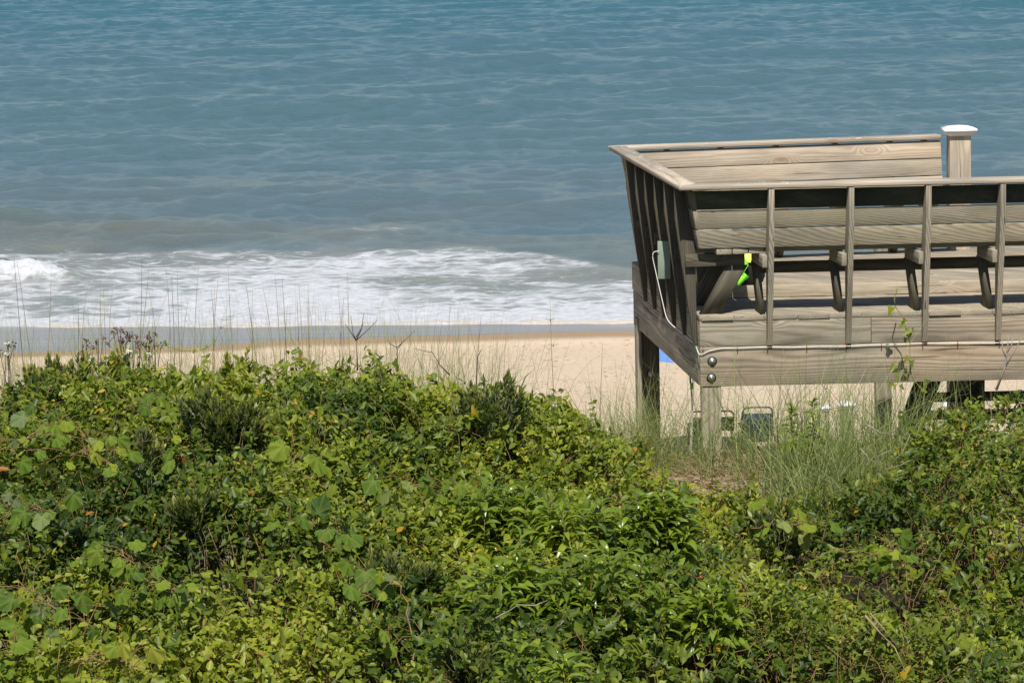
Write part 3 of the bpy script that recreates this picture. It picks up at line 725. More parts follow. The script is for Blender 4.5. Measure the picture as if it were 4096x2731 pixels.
class Leaves:
    def __init__(s): s.V = []; s.F = []; s.t = []; s.vn = []; s.n = 0
    def add(s, T, P, D, N, size, tint, wscale=None):
        V0, FS, vein = T; P = np.asarray(P, float); n = len(P)
        if n == 0: return
        y = nrm(D); x = nrm(np.cross(y, N)); z = np.cross(x, y)
        x = x if wscale is None else x * wscale[:, None]
        sz = np.broadcast_to(size, (n,))[:, None, None]
        V = P[:, None] + sz * (V0[None, :, 0:1] * x[:, None] + V0[None, :, 1:2] * y[:, None] + V0[None, :, 2:3] * z[:, None])
        k = len(V0); base = (np.arange(n) * k + s.n)[:, None, None]
        for f in FS: s.F.append((f[None] + base).reshape(-1, f.shape[1]))
        s.V.append(V.reshape(-1, 3)); s.t.append(np.repeat(np.broadcast_to(tint, (n,)), k)); s.vn.append(np.tile(vein, n)); s.n += n * k
    def ribbons(s, P, wd, tint):               # P (n,K,3) blade centre lines, tapering width
        n, K, _ = P.shape
        T = nrm(np.gradient(P, axis=1)); a = R.random(n) * 6.283
        sd_ = np.stack([np.cos(a), np.sin(a), 0 * a], 1)[:, None]; sd_ = nrm(sd_ - T * (sd_ * T).sum(-1, keepdims=True))
        tp = np.linspace(1, .12, K)[None, :, None] * np.broadcast_to(wd, (n,))[:, None, None]
        V = np.stack([P - sd_ * tp / 2, P + sd_ * tp / 2], 2).reshape(n, 2 * K, 3)
        f = np.array([[2 * k, 2 * k + 1, 2 * k + 3, 2 * k + 2] for k in range(K - 1)])
        s.F.append((f[None] + (np.arange(n) * 2 * K + s.n)[:, None, None]).reshape(-1, 4))
        s.V.append(V.reshape(-1, 3)); s.t.append(np.repeat(np.broadcast_to(tint, (n,)), 2 * K)); s.vn.append(np.zeros(n * 2 * K)); s.n += n * 2 * K
    def stems(s, P, rad, tint=0):              # three sided tubes
        n, K, _ = P.shape
        T = nrm(np.gradient(P, axis=1)); ref = np.array([.3, .2, 1.]); A = nrm(np.cross(T, ref)); B = np.cross(T, A)
        an = np.arange(3) * 2.0944; rr = np.broadcast_to(rad, (n, K))[:, :, None, None]
        V = (P[:, :, None] + rr * (A[:, :, None] * np.cos(an)[None, None, :, None] + B[:, :, None] * np.sin(an)[None, None, :, None])).reshape(n, 3 * K, 3)
        f = np.array([[3 * k + j, 3 * k + (j + 1) % 3, 3 * k + 3 + (j + 1) % 3, 3 * k + 3 + j] for k in range(K - 1) for j in range(3)])
        s.F.append((f[None] + (np.arange(n) * 3 * K + s.n)[:, None, None]).reshape(-1, 4))
        s.V.append(V.reshape(-1, 3)); s.t.append(np.full(n * 3 * K, float(tint))); s.vn.append(np.zeros(n * 3 * K)); s.n += n * 3 * K
    def build(s, name, mat, parent=None, smooth=True, loc=None):
        V = np.vstack(s.V); by = {}
        for f in s.F: by.setdefault(f.shape[1], []).append(f)
        if parent is not None: V = V - root_loc(parent)
        return mk(name, V, [np.vstack(f) for f in by.values()], mat, parent, dict(tint=np.concatenate(s.t), vein=np.concatenate(s.vn)), smooth, loc)
SUNV = np.array(sun_dir)
def rdir(n, up=0., sp=1.):
    v = R.normal(0, 1, (n, 3)) * sp; v[:, 2] += up; return nrm(v)

# --- the low thicket of vines: leafy shoots all over an uneven canopy
def shoots(n, xr, yr):
    x = R.uniform(*xr, n); y = R.uniform(*yr, n)
    keep = np.abs(x) < .215 * y + 1.9
    return x[keep], y[keep]
def hollow(x, y):                              # gaps where one looks into the dark inside
    h = fbm(x * 1.9 + 3, y * 1.3 + 9, 91, 3)
    return sstep(.56, .66, h + .16 * sstep(15.2, 13.2, y))
zone_b = lambda x, y: sstep(.0, .9, x - .35 + .5 * (fbm(x * .8, y * .8, 101) - .5) * 2 + (15.2 - y) * .0) * sstep(18.3, 16.5, y)
bare = lambda x, y: np.exp(-(((x - 1.45) / .75) ** 2 + ((y - 19.6) / 1.0) ** 2) * 1.2)
def thicket(name, label, n, zone, lsz, kinds, tcol, seed):
    x, y = shoots(n, (-6.6, 6.6), (11.3, 20.6))
    k = zone(x, y) > R.random(len(x)); x, y = x[k], y[k]
    g = ground(x, y); c = canopy(x, y) + R.normal(0, .035, len(x)); c = np.where(y < 18.3, np.maximum(c, g + .14 + .16 * fbm(x * 3, y * 3, 141, 2)), c)
    keep = (c > g + .03) & (R.random(len(x)) > .84 * hollow(x, y)); x, y, g, c = x[keep], y[keep], g[keep], c[keep]
    dep = R.random(len(x)) ** 1.6 * .30; dep = np.where(R.random(len(x)) < .16, R.uniform(.2, .9, len(x)), dep)
    tip = np.stack([x, y, np.maximum(c - dep, g + .03)], 1)
    dirn = rdir(len(x), .75, .62); ln = R.uniform(.09, .24, len(x))
    root = tip - dirn * ln[:, None] * 1.0
    lv = Leaves(); stm = Leaves()
    K = 9
    ax2 = nrm(np.cross(dirn, R.normal(0, 1, dirn.shape))); ax3 = np.cross(dirn, ax2)
    tz = np.clip(.38 + .48 * (fbm(x * .9, y * .9, seed, 3) - .5) * 2 + R.normal(0, .10, len(x)) + .10 * (.3 - dep), 0, .8)
    kind = R.random(len(x)) * .6 + .4 * fbm(x * 2.1, y * 2.1, seed + 1, 2)
    kind = np.argsort(np.argsort(kind)) / len(kind)
    for j in range(K):
        f = (j + .6) / K; p = root + (tip - root) * f
        ang = (j // 2) * 1.571 + (j % 2) * 3.1416 + R.normal(0, .35, len(x))
        out = ax2 * np.cos(ang)[:, None] + ax3 * np.sin(ang)[:, None]
        D = nrm(out + dirn * .35 + R.normal(0, .28, out.shape) + np.array([0, 0, -.10]))
        N = nrm(np.array([0, 0, .5]) + SUNV * .9 + R.normal(0, .42, out.shape))
        sz = lsz * R.uniform(.62, 1.25, len(x)) * (1.12 - .55 * f ** 3)
        tn = np.clip(tz + R.normal(0, .09, len(x)) + .20 * f ** 4, 0, .90)
        odd = R.random(len(x)); tn = np.where(odd > .9955, R.uniform(.955, 1, len(x)), tn)
        lo_ = 0
        for T, frac, ssc in kinds:
            mk_ = (kind >= lo_) & (kind < lo_ + frac); lo_ += frac
            lv.add(T, p[mk_], D[mk_], N[mk_], (sz * ssc)[mk_], tn[mk_], R.uniform(.8, 1.2, mk_.sum()))
    o = lv.build(name, G_THICK)
    tag(o, label, 'shrubs', kind='stuff')
    return root, tip
ra, ta = thicket('honeysuckle_thicket', 'low tangle of small oval leaved vines covering the left and middle of the dune', 76000, lambda x, y: 1 - zone_b(x, y), .050, [(T_OVAL, .86, 1.0), (T_EAR, .06, 1.3), (T_NARR, .08, 1.25)], 0, 111)
rb, tb = thicket('greenbrier_thicket', 'tangle of glossy eared leaves and thin stems covering the dune at the right', 48000, zone_b, .043, [(T_OVAL, .42, .85), (T_EAR, .33, 1.35), (T_NARR, .25, 1.1)], 0, 131)
# dead and living stems inside the thicket
st_ = Leaves()
RT_ = np.vstack([ra[::3], rb[::2]]); TP_ = np.vstack([ta[::3], tb[::2]]); n = len(RT_)
G0 = np.stack([RT_[:, 0] + R.normal(0, .15, n), RT_[:, 1] + R.normal(0, .15, n), np.maximum(ground(RT_[:, 0], RT_[:, 1]), RT_[:, 2] - .4)], 1)
P = np.stack([G0, (G0 + RT_) / 2 + R.normal(0, .05, (n, 3)), RT_, TP_], 1)
st_.stems(P, .0022); 
n = 900; x, y = shoots(n, (-5.6, 5.6), (11.5, 20.)); n = len(x); c = canopy(x, y) - .06 - R.random(n) * .2; dv = rdir(n, .15, .8)
P = np.stack([x, y, c], 1)[:, None] + dv[:, None] * (np.linspace(-.5, .5, 5) * .28)[None, :, None] + np.cumsum(R.normal(0, .02, (n, 5, 3)), 1)
st_.stems(P, .0022)
tag(st_.build('tangled_stems', REDST), 'brown twigs and runners tangled through the leafy dune thicket', 'twigs', kind='stuff')
lt = Leaves(); n = 16000; x, y = shoots(n, (-5.6, 5.6), (18.6, 22.3)); n = len(x)
a = R.random(n) * 6.283; lt.add(hexleaf(.10), np.stack([x, y, ground(x, y) + .012 + R.random(n) * .02], 1), np.stack([np.cos(a), np.sin(a), R.normal(0, .15, n)], 1), nrm(np.array([0, 0, 1.]) + R.normal(0, .3, (n, 3))), R.uniform(.05, .13, n), R.random(n))
tag(lt.build('leaf_litter', G_STRAW), 'dry straw and fallen leaves lying on the sand of the dune', 'litter', kind='stuff')

# --- wax myrtle bushes
def myrtle(px, py, d, hgt, rad, label, n=150, tz0=0, name='wax_myrtle_bush'):
    c = at(px, py, d); c[2] -= .12; gzz = max(gz(c[0], d) - .05, c[2] - 1.2)
    base = np.array([c[0], d, gzz]); o = thing(name, base, label, 'bush', 'wax myrtle bushes in the thicket')
    fo_ = Leaves(); sb_ = Leaves()
    kc = max(4, n // 22); cr = rad * np.sqrt(R.random(kc)) * .95; ca = R.random(kc) * 6.283; ch = R.uniform(.5, 1.08, kc) * (1 - .3 * (cr / rad) ** 2); w_ = R.integers(0, kc, n)
    ex_ = cr[w_] * np.cos(ca[w_]) + R.normal(0, rad * .17, n); ey_ = cr[w_] * np.sin(ca[w_]) + R.normal(0, rad * .17, n); r = np.hypot(ex_, ey_); a = np.arctan2(ey_, ex_)
    zt_ = c[2] + hgt * ch[w_] * R.uniform(.8, 1.05, n)
    ln = R.uniform(.10, .22, n); frac = R.random(n) ** 1.4 * .65
    tip = np.stack([c[0] + r * np.cos(a), d + r * np.sin(a), c[2] + (zt_ - c[2]) * (1 - frac)], 1)
    dv = nrm(np.stack([np.cos(a) * r / rad * .45, np.sin(a) * r / rad * .45, np.ones(n)], 1) + R.normal(0, .13, (n, 3)))
    root = tip - dv * ln[:, None]
    bb = base + np.stack([R.normal(0, .04, n), R.normal(0, .04, n), np.zeros(n)], 1)
    sb_.stems(np.stack([bb, (bb + root) / 2 + (root - bb) * np.array([.18, .18, 0]), root, tip], 1)[::14], np.array([.006, .004, .003, .0015])[None]); sb_.stems(np.stack([root - dv * .06, root, tip], 1), .0016)
    ax2 = nrm(np.cross(dv, R.normal(0, 1, dv.shape))); ax3 = np.cross(dv, ax2)
    tz = R.uniform(.12, .6, n) + tz0
    for j in range(15):
        f = (j + 1) / 15; ang = j * 2.4 + R.normal(0, .3, n)
        out = ax2 * np.cos(ang)[:, None] + ax3 * np.sin(ang)[:, None]
        D = nrm(dv * (.55 + .9 * f) + out * (1.05 - .5 * f)); N = nrm(-out * .5 + dv * .5 + R.normal(0, .25, out.shape) + SUNV * .9)
        fo_.add(T_MYR, root + (tip - root) * f, D, N, R.uniform(.044, .066, n) * (1 - .2 * f), np.clip(tz + R.normal(0, .1, n) + .42 * f ** 3 * (frac < .15), 0, 1), R.uniform(.85, 1.25, n))
    fo_.build('foliage', G_MYRT, o); sb_.build('stem', TWIG, o)
myrtle(1940, 1780, 17.9, .62, .25, 'darkest myrtle bush standing highest against the sand, in the middle of the hedge', 300)
myrtle(905, 1700, 17.4, .42, .22, 'dark myrtle bush on the hedge crest below the long dry grass stalks', 240)
myrtle(905, 1500, 18.9, .34, .05, 'upright yellow green myrtle shoot standing on the crest behind the dark bush', 26, .3)
myrtle(980, 1500, 18.9, .33, .045, 'upright myrtle shoot just right of the other yellow green shoot on the crest', 22, .3)
myrtle(560, 1790, 16.6, .26, .12, 'narrow myrtle sprig among pale grape leaves at the left', 80)
myrtle(490, 1520, 19.3, .34, .15, 'myrtle bush at the foot of the dead brown flower stalks', 110, .32)
myrtle(250, 1545, 19.2, .36, .24, 'wide low myrtle bush beside green grass on the far left crest', 150, .3)
myrtle(800, 1985, 15.8, .20, .16, 'myrtle patch with yellow tips below the dark crest bush', 110)
myrtle(1385, 1790, 17.3, .27, .11, 'slim myrtle bush between the crest bush and the tallest dark bush', 90)
myrtle(1560, 2300, 14.9, .26, .26, 'broad dark myrtle bush left of the long drooping leaves', 190)
myrtle(1850, 2620, 13.6, .20, .14, 'myrtle sprig in the dark hollow at the bottom of the hedge', 90)
myrtle(3120, 2100, 17.3, .26, .15, 'yellow tipped myrtle bush behind the big grape leaves at the right', 110)
myrtle(3050, 2300, 16.2, .24, .2, 'dark myrtle bush under the big grape leaves at the right', 120)
myrtle(2960, 2010, 18.3, .17, .14, 'low myrtle bush at the edge of the bare sand patch', 90)

# --- shrubs with long drooping glossy leaves
def laurel(px, py, d, rad, hgt, n, label):
    c = at(px, py, d); base = np.array([c[0], d, gz(c[0], d)]); o = thing('long_leaf_shrub', base, label, 'shrub', 'shrubs with long drooping leaves')
    fo_ = Leaves(); sb_ = Leaves(); r = rad * np.sqrt(R.random(n)); a = R.random(n) * 6.283
    tip = np.stack([c[0] + r * np.cos(a), d + r * np.sin(a) * .8, c[2] + .07 + hgt * (.35 - .9 * (r / rad) ** 2 * R.uniform(.5, 1, n) + R.normal(0, .22, n))], 1)
    bb = base + R.normal(0, .05, (n, 3)) * np.array([1, 1, 0]); dv = nrm((tip - bb) * np.array([.5, .5, 1]) + R.normal(0, .12, (n, 3)))
    root = tip - dv * .26
    sb_.stems(np.stack([bb, (bb + root) / 2, root, tip], 1), np.array([.006, .004, .003, .002])[None])
    ax2 = nrm(np.cross(dv, R.normal(0, 1, dv.shape))); ax3 = np.cross(dv, ax2)
    tz = R.uniform(.2, .75, n)
    for j in range(13):
        f = (j + 1) / 13; ang = j * 2.4 + R.normal(0, .3, n)
        out = ax2 * np.cos(ang)[:, None] + ax3 * np.sin(ang)[:, None]
        D = nrm(out + dv * (.1 + .7 * f ** 2) + R.normal(0, .15, out.shape) + np.array([0, 0, .08])); N = nrm(np.array([0, 0, 1.]) + out * .35 + R.normal(0, .22, out.shape))
        sz = R.uniform(.115, .165, n) * (1.05 - .3 * f)
        pp = root + (tip - root) * f
        fo_.add(T_LONG, pp, D, N, sz, np.clip(tz + R.normal(0, .12, n), 0, .92))
    m_ = R.random(n) > .35                       # reddened drooping leaf tips
    for j in range(4):
        out = ax2 * math.cos(j * 1.6) + ax3 * math.sin(j * 1.6); D = nrm(out * .8 + np.array([0, 0, -.9]) + R.normal(0, .2, out.shape))
        pp = root + out * .085 + np.array([0, 0, -.05]) + R.normal(0, .02, out.shape)
        fo_.add(T_OVAL, pp[m_], D[m_], rdir(m_.sum(), .2), R.uniform(.016, .028, m_.sum()), R.uniform(.97, 1, m_.sum()))
    fo_.build('foliage', G_LAUR, o); sb_.build('stem', REDST, o)
laurel(2010, 2120, 15.9, .36, .30, 70, 'long leaved shrub in the middle of the hedge, leftmost and highest of its kind')
laurel(2330, 2160, 15.6, .34, .30, 70, 'bright long leaved shrub right of the hedge middle, with red stalks')
laurel(2610, 2130, 15.8, .26, .26, 55, 'glossy long leaved shrub below the bare sand patch')
laurel(2080, 2400, 14.6, .30, .26, 48, 'long leaved shrub hanging over the dark hollow below the hedge middle')
laurel(2440, 2400, 14.6, .34, .28, 60, 'long leaved shrub with red leaf ends above the brown dead stems')
laurel(2150, 2690, 13.4, .22, .18, 30, 'small long leaved shrub at the bottom edge, middle')
laurel(2840, 2470, 14.6, .16, .18, 26, 'small long leaved sprig with red tips beside the eared vine leaves')

# --- grape vines: big lobed leaves on runners
def grapevine(pts_, d0, n, label, spread=.12, sz=(.07, .125), tb_=.45, nm='grape_vine'):
    P_ = [at(px, py, d) for px, py, d in pts_]; P_ = np.array(P_); o = thing(nm, P_[0], label, 'vine', 'grape vines over the thicket')
    P_ = P_ - (SUNV * .0) ; zz = canopy(P_[:, 0], P_[:, 1]); 
    tt_ = np.linspace(0, len(P_) - 1, 14); L_ = np.stack([np.interp(tt_, range(len(P_)), P_[:, i]) for i in range(3)], 1) + R.normal(0, .012, (14, 3))
    lv = Leaves(); st2 = Leaves(); st2.stems(L_[None], .004)
    i = R.random(n) * 13; f = (i - np.floor(i))[:, None]; p = L_[np.floor(i).astype(int)] * (1 - f) + L_[np.minimum(np.floor(i).astype(int) + 1, 13)] * f
    off = R.normal(0, 1, (n, 3)) * np.array([spread * 1.15, spread, spread * .5]); q_ = p + off + np.array([0, -.03, .02]); sz = (sz[0] * .72, sz[1] * .85)
    st2.stems(np.stack([p, (p + q_) / 2 + [0, 0, .02], q_], 1), .0018)
    D = nrm(off * np.array([1, .6, .5]) * 3 + np.array([0, -.30, -.45]) + R.normal(0, .28, (n, 3))); N = nrm(SUNV * .6 + np.array([0, -.25, .2]) + R.normal(0, .62, (n, 3)))
    flip = R.random(n) > .93; N[flip] *= -1
    lv.add(T_GRAPE, q_, D, N, R.uniform(*sz, n), np.clip(R.normal(tb_, .15, n), 0, .93), R.uniform(.82, 1.1, n))
    lv.build('foliage', G_GRAPE, o); st2.build('stem', REDST, o)
grapevine([(20, 1800, 16.6), (120, 1750, 16.8), (230, 1690, 17.2), (330, 1720, 17.0)], 0, 26, 'grape vine with pale backed leaves on the upper left of the hedge')
grapevine([(480, 1640, 17.8), (580, 1610, 18.0), (700, 1630, 17.9)], 0, 16, 'grape vine with round leaves below the leftmost crest bushes')
grapevine([(260, 1830, 16.4), (330, 1800, 16.6), (420, 1850, 16.3)], 0, 14, 'yellow green grape vine beside the narrow myrtle sprig', tb_=.75)
grapevine([(20, 2000, 15.6), (110, 2030, 15.4), (200, 2050, 15.3)], 0, 15, 'dark grape vine at the left edge, halfway down the hedge', tb_=.3)
grapevine([(660, 1800, 16.6), (720, 1830, 16.5)], 0, 7, 'pair of grape leaves between myrtle bushes at the left')
grapevine([(1170, 1840, 16.6), (1210, 1830, 16.6)], 0, 4, 'single big grape leaf with bright veins left of the tallest bush', .05, (.12, .15), .6)
grapevine([(1240, 2080, 15.4), (1290, 2130, 15.2), (1300, 2200, 14.9)], 0, 9, 'dark green grape leaves hanging in the hedge middle', .08, (.10, .14), .25)
grapevine([(1640, 1920, 16.2), (1720, 1950, 16.0), (1800, 1960, 16.0)], 0, 12, 'small grape vine right of the hedge middle below the tallest bush', .09)
grapevine([(480, 2200, 14.6), (540, 2250, 14.5), (600, 2330, 14.2)], 0, 16, 'grape vine with hanging runner left of centre in the lower hedge', tb_=.5)
grapevine([(120, 2350, 14.0), (220, 2420, 13.8), (280, 2500, 13.6)], 0, 18, 'big leaved grape vine in the lower left corner', .12, (.085, .13), .35)
grapevine([(330, 2650, 13.2), (440, 2640, 13.2), (560, 2640, 13.2)], 0, 20, 'yellow green grape vine along the bottom edge at the left', .10, (.08, .12), .8)
grapevine([(640, 2330, 14.2), (700, 2370, 14.1), (750, 2360, 14.1)], 0, 10, 'grape leaves below the hanging runner, left of centre', .08)
grapevine([(40, 2550, 13.4), (100, 2640, 13.2)], 0, 12, 'grape vine with whitish leaf backs at the bottom left corner', .1)
grapevine([(1390, 2300, 14.4), (1420, 2350, 14.3), (1480, 2400, 14.2)], 0, 6, 'large grape leaves beside the broad dark myrtle bush', .07, (.12, .15), .35)
grapevine([(3010, 2110, 16.9), (3110, 2080, 17.0), (3210, 2100, 17.0)], 0, 13, 'bright grape vine right of the bare sand patch', .085, (.09, .125), .7)
grapevine([(3480, 2230, 16.0), (3540, 2190, 16.2), (3600, 2200, 16.1)], 0, 12, 'grape vine with two round yellow leaves at the right of the hedge', .085, (.085, .12), .6)
grapevine([(1560, 2320, 13.9), (1630, 2360, 13.8), (1640, 2500, 13.7), (1655, 2640, 13.5)], 0, 8, 'thin grape runner hanging straight down over the dark hollow', .05, (.05, .085), .6)

# --- dune grass
def grass(name, label, pts_, n_per, h, wd, tint, lean=.35, spread=.22, bend=.5):
    lv = Leaves()
    for (px, py, d, k, hs_) in pts_:
        c = at(px, py, d); n = int(n_per * k)
        x = c[0] + R.normal(0, spread, n); y = d + R.normal(0, spread * .8, n); z = ground(x, y)
        hh = h * hs_ * R.uniform(.45, 1.1, n); a = R.random(n) * 6.283; ln = np.abs(R.normal(0, lean, n))
        dv = np.stack([np.cos(a) * ln, np.sin(a) * ln, np.ones(n)], 1); ss = np.linspace(0, 1, 6)
        bd = R.random(n) ** 2 * bend
        P = np.stack([x, y, z], 1)[:, None] + hh[:, None, None] * (ss[None, :, None] * dv[:, None] * np.array([1, 1, .9]) + (ss ** 2.4)[None, :, None] * bd[:, None, None] * np.stack([np.cos(a), np.sin(a), -.75 + 0 * a], 1)[:, None])
        lv.ribbons(P, wd * R.uniform(.7, 1.4, n), np.clip(tint + R.normal(0, .22, n), 0, 1))
    return tag(lv.build(name, G_GRASS, None), label, 'grass', kind='stuff')
back = [(px, 1480, d_, 1, s_) for px in range(-500, 2000, 130) for d_, s_ in ((19.8, .95), (20.8, 1.0), (21.6, .95))]
grass('crest_grass', 'pale dune grass growing behind the hedge crest in front of the beach', back, 75, 1.42, .0045, .42, .2)
grass('mid_grass', 'loose tuft of arching dune grass left of the deck posts', [(px, 1600, d_, k, s_) for px, d_, k, s_ in ((1650, 19.9, 1.5, 1.15), (1750, 20.2, 2.2, 1.12), (1830, 20.4, 2.2, 1.1), (1930, 20.0, 1.2, 1.0), (2060, 20.1, 1, .8), (2200, 20.2, 1, .72), (2300, 20.3, 1.4, .72), (2400, 20.4, 2.6, .78), (2480, 20.5, 3.4, .86), (2540, 20.3, 2.6, .8), (2610, 20.3, 2.2, .8))], 60, 1.05, .0046, .40, .26, .15, .8)
grass('deck_grass', 'green dune grass growing thick under the front beam of the deck', [(px, 1800, d_, k, s_) for px in range(2900, 3720, 60) for d_, k, s_ in ((19.0, 1.3, .72), (19.6, 1.2, .8), (20.2, .9, .82), (18.5, 1.2, .55)) if px > 3120 or d_ > 20] + [(2780, 1900, 20.3, .8, .5), (2700, 1880, 20.5, 1.2, .6), (2660, 1880, 20.9, 1.2, .7), (2860, 1950, 20., .25, .5)], 46, 1.32, .0062, .27, .34, .14, .8)
grass('right_grass', 'sparse grass rising from the thicket against the beam at the right edge', [(px, 1600, 19.0, .7, 1.) for px in range(3700, 4500, 90)], 40, 1.3, .0046, .4, .22, .15, .6)
grass('left_grass', 'dark green grass leaning between the bushes on the far left crest', [(270, 1560, 19.0, 1.3, 1.), (350, 1560, 18.9, 1.3, 1.), (150, 1560, 19., .7, 1.), (650, 1560, 19.2, .8, 1.), (30, 1850, 16.7, .4, 1.)], 60, 1.3, .005, .12, .35, .12, .7)
ds = Leaves(); n = 5200                         # dead straw round the bare patch and through the grass
x = R.normal(1.7, .8, n); y = R.normal(19.8, .7, n); a = R.random(n) * 6.283; z = ground(x, y) + .01 + R.random(n) * .12
P = np.stack([x, y, z], 1)[:, None] + np.linspace(0, 1, 4)[None, :, None] * (np.stack([np.cos(a), np.sin(a), R.normal(.12, .2, n)], 1) * R.uniform(.1, .3, n)[:, None])[:, None] + np.cumsum(R.normal(0, .008, (n, 4, 3)), 1)
ds.ribbons(P, .003, R.random(n)); tag(ds.build('dead_straw', G_STRAW), 'dead straw lying round the near deck post and the bare sand', 'straw', kind='stuff')

# --- tall stalks in front of the surf
stalks = [(55, 1015, 120, 1520, 20.2), (64, 1020, 150, 1500, 20.2), (205, 1062, 130, 1470, 20.4), (350, 1145, 380, 1470, 20.6), (312, 1205, 270, 1460, 20.6), (402, 1070, 480, 1490, 20.3), (415, 1160, 415, 1490, 20.3), (452, 1140, 470, 1480, 20.5), (567, 1035, 500, 1400, 20.3), (600, 1037, 490, 1420, 20.4), (592, 1145, 580, 1430, 20.2), (663, 1060, 640, 1450, 20.2), (686, 1110, 670, 1450, 20.5), (708, 1030, 725, 1470, 20.2), (752, 1195, 700, 1450, 20.6), (796, 1042, 790, 1480, 20.2), (845, 1160, 780, 1470, 20.6), (876, 1080, 840, 1450, 20.4), (860, 1140, 890, 1470, 20.3), (912, 1055, 975, 1480, 20.2), (985, 1140, 1080, 1500, 20.4), (1010, 1150, 1060, 1480, 20.2), (1050, 1140, 1100, 1480, 20.3), (1100, 1100, 1120, 1500, 20.2), (1128, 1110, 1135, 1500, 20.4), (1150, 1220, 1160, 1500, 20.3), (1195, 1130, 1210, 1490, 20.2), (1232, 1135, 1250, 1490, 20.3), (1188, 1200, 1200, 1480, 20.5), (1226, 1205, 1225, 1480, 20.4), (1390, 1090, 1400, 1500, 20.3), (1350, 1130, 1365, 1490, 20.4), (1375, 1190, 1362, 1480, 20.5), (1305, 1225, 1270, 1470, 20.5), (2200, 1180, 2240, 1760, 19.9), (2410, 1370, 2390, 1700, 20.1), (1925, 1260, 1905, 1600, 20.3), (1770, 1270, 1830, 1560, 20.2)]
for i, (x0, y0, x1, y1, d) in enumerate(stalks):
    tp, bt_ = at(x0, y0, d), at(x1, y1, d); bt_[2] = min(bt_[2], gz(bt_[0], d) + .1)
    ss = np.linspace(0, 1, 8)[:, None]; L_ = bt_ + (tp - bt_) * ss + np.array([R.normal(0, .03), 0, 0]) * (ss * (1 - ss)) * 4
    b = MB(); b.tube(L_, np.linspace(.0042, .0010, 8), 5); o = b.build('grass_stalk', STALK if i % 4 else DARKTWIG, None, True)
    tag(o, 'tall thin dry grass stalk rising from behind the hedge in front of the surf', 'grass stalk', 'tall dry grass stalks behind the hedge')
# dragonflies resting on stalks
def dragonfly(px, py, d, label):
    c = at(px, py, d); o = thing('dragonfly', c, label, 'dragonfly', 'dragonflies resting on stalks')
    b = MB(); b.tube([c + [0, -.012, .004], c + [0, .0, 0], c + [.002, .03, -.010]], [.0035, .0045, .0018], 6); b.build('body', DARKTWIG, o, True)
    for sx in (-1, 1):
        for dy in (.0, .012):
            b = MB(); b.slab(c + [0, dy, .003], c + [sx * .034, dy + .006 * (1 if dy else -1), .010], c + [sx * .034, dy + .008 + .006 * (1 if dy else -1), .010], c + [0, dy + .006, .003], [0, 0, .0008]); b.build('wing', TWIG, o)
dragonfly(2201, 1281, 19.9, 'dragonfly perched on the lone stalk at the edge of the surf')
dragonfly(2213, 1383, 19.9, 'dragonfly perched on the lone stalk in front of the dry sand')
dragonfly(884, 1311, 20.2, 'dragonfly perched on a dark stem at the left, before the wet sand')

# --- plants with dead brown heads, and white flowers
def deadflower(px, py0, py1, d, label, heads):
    b0 = at(px, py1, d); b0[2] = min(b0[2], gz(b0[0], d) + .2); tp = at(px, py0, d)
    o = thing('dead_flower_plant', b0, label, 'dead flower', 'plants with dried brown flower heads')
    b = MB(); ss = np.linspace(0, 1, 7)[:, None]; L_ = b0 + (tp - b0) * ss + R.normal(0, .008, (7, 3)); b.tube(L_, np.linspace(.006, .003, 7), 5)
    ends = []
    for k in range(heads):
        j = L_[3 + k % 4]; e = tp + np.array([R.normal(0, .045), R.normal(0, .03), R.uniform(-.12, .01)]); b.tube([j, (j + e) / 2 + R.normal(0, .006, 3), e], .0022, 4); ends.append(e)
    b.build('stem', DARKTWIG, o, True)
    for e in ends:
        lv = Leaves(); n = 16; p = e + R.normal(0, .009, (n, 3)); lv.add(T_OVAL, p, rdir(n, .4), rdir(n), R.uniform(.012, .022, n), R.random(n)); lv.build('flower_head', FLOWBR, o)
deadflower(485, 1310, 1560, 19.9, 'bushy brown dead flower plant behind the left crest bush', 9)
deadflower(525, 1330, 1560, 19.8, 'slimmer brown dead flower stem just right of the bushy one', 4)
deadflower(592, 1315, 1600, 19.7, 'tall brown dead flower plant with a double head before the wet sand', 7)
deadflower(622, 1350, 1600, 19.9, 'brown seed head on a crooked stem right of the double headed one', 2)
deadflower(335, 1370, 1560, 19.8, 'short brown dead flower plant above the wide low bush', 4)
deadflower(388, 1345, 1560, 20.1, 'single brown seed head on a thin stem', 2)
deadflower(32, 1365, 1700, 19.3, 'brown dead flower plant at the left edge with white heads below', 4)
def yarrow(px, py, d, label, r=.028):
    c = at(px, py, d); b0 = np.array([c[0] + .01, d, c[2] - .45]); o = thing('white_flower', b0, label, 'flower', 'white flat topped flowers')
    b = MB(); b.tube([b0, (b0 + c) / 2 + [.006, 0, 0], c - [0, 0, .012]], .003, 5); b.build('stem', DARKTWIG, o, True)
    lv = Leaves(); n = 60; a = R.random(n) * 6.283; rr = r * np.sqrt(R.random(n)); lv.add(T_OVAL, c + np.stack([rr * np.cos(a), rr * np.sin(a), -8 * rr ** 2 + R.random(n) * .006], 1), rdir(n, .1), nrm(np.array([0, 0, 1.]) + R.normal(0, .3, (n, 3))), .012, .5); lv.build('flower_head', FLOWWH, o)
yarrow(512, 1405, 19.4, 'largest white flower head above the crest bush'); yarrow(592, 1416, 19.5, 'white flower head on the dark stem right of the crest bush', .02)
yarrow(30, 1375, 19.2, 'upper white flower head at the left edge', .02); yarrow(28, 1416, 19.2, 'lower white flower head at the left edge', .018)
yarrow(360, 1437, 19.3, 'small white flower head left of the crest bush', .013); yarrow(668, 1437, 19.6, 'pale flower head beside the arching vine', .013)

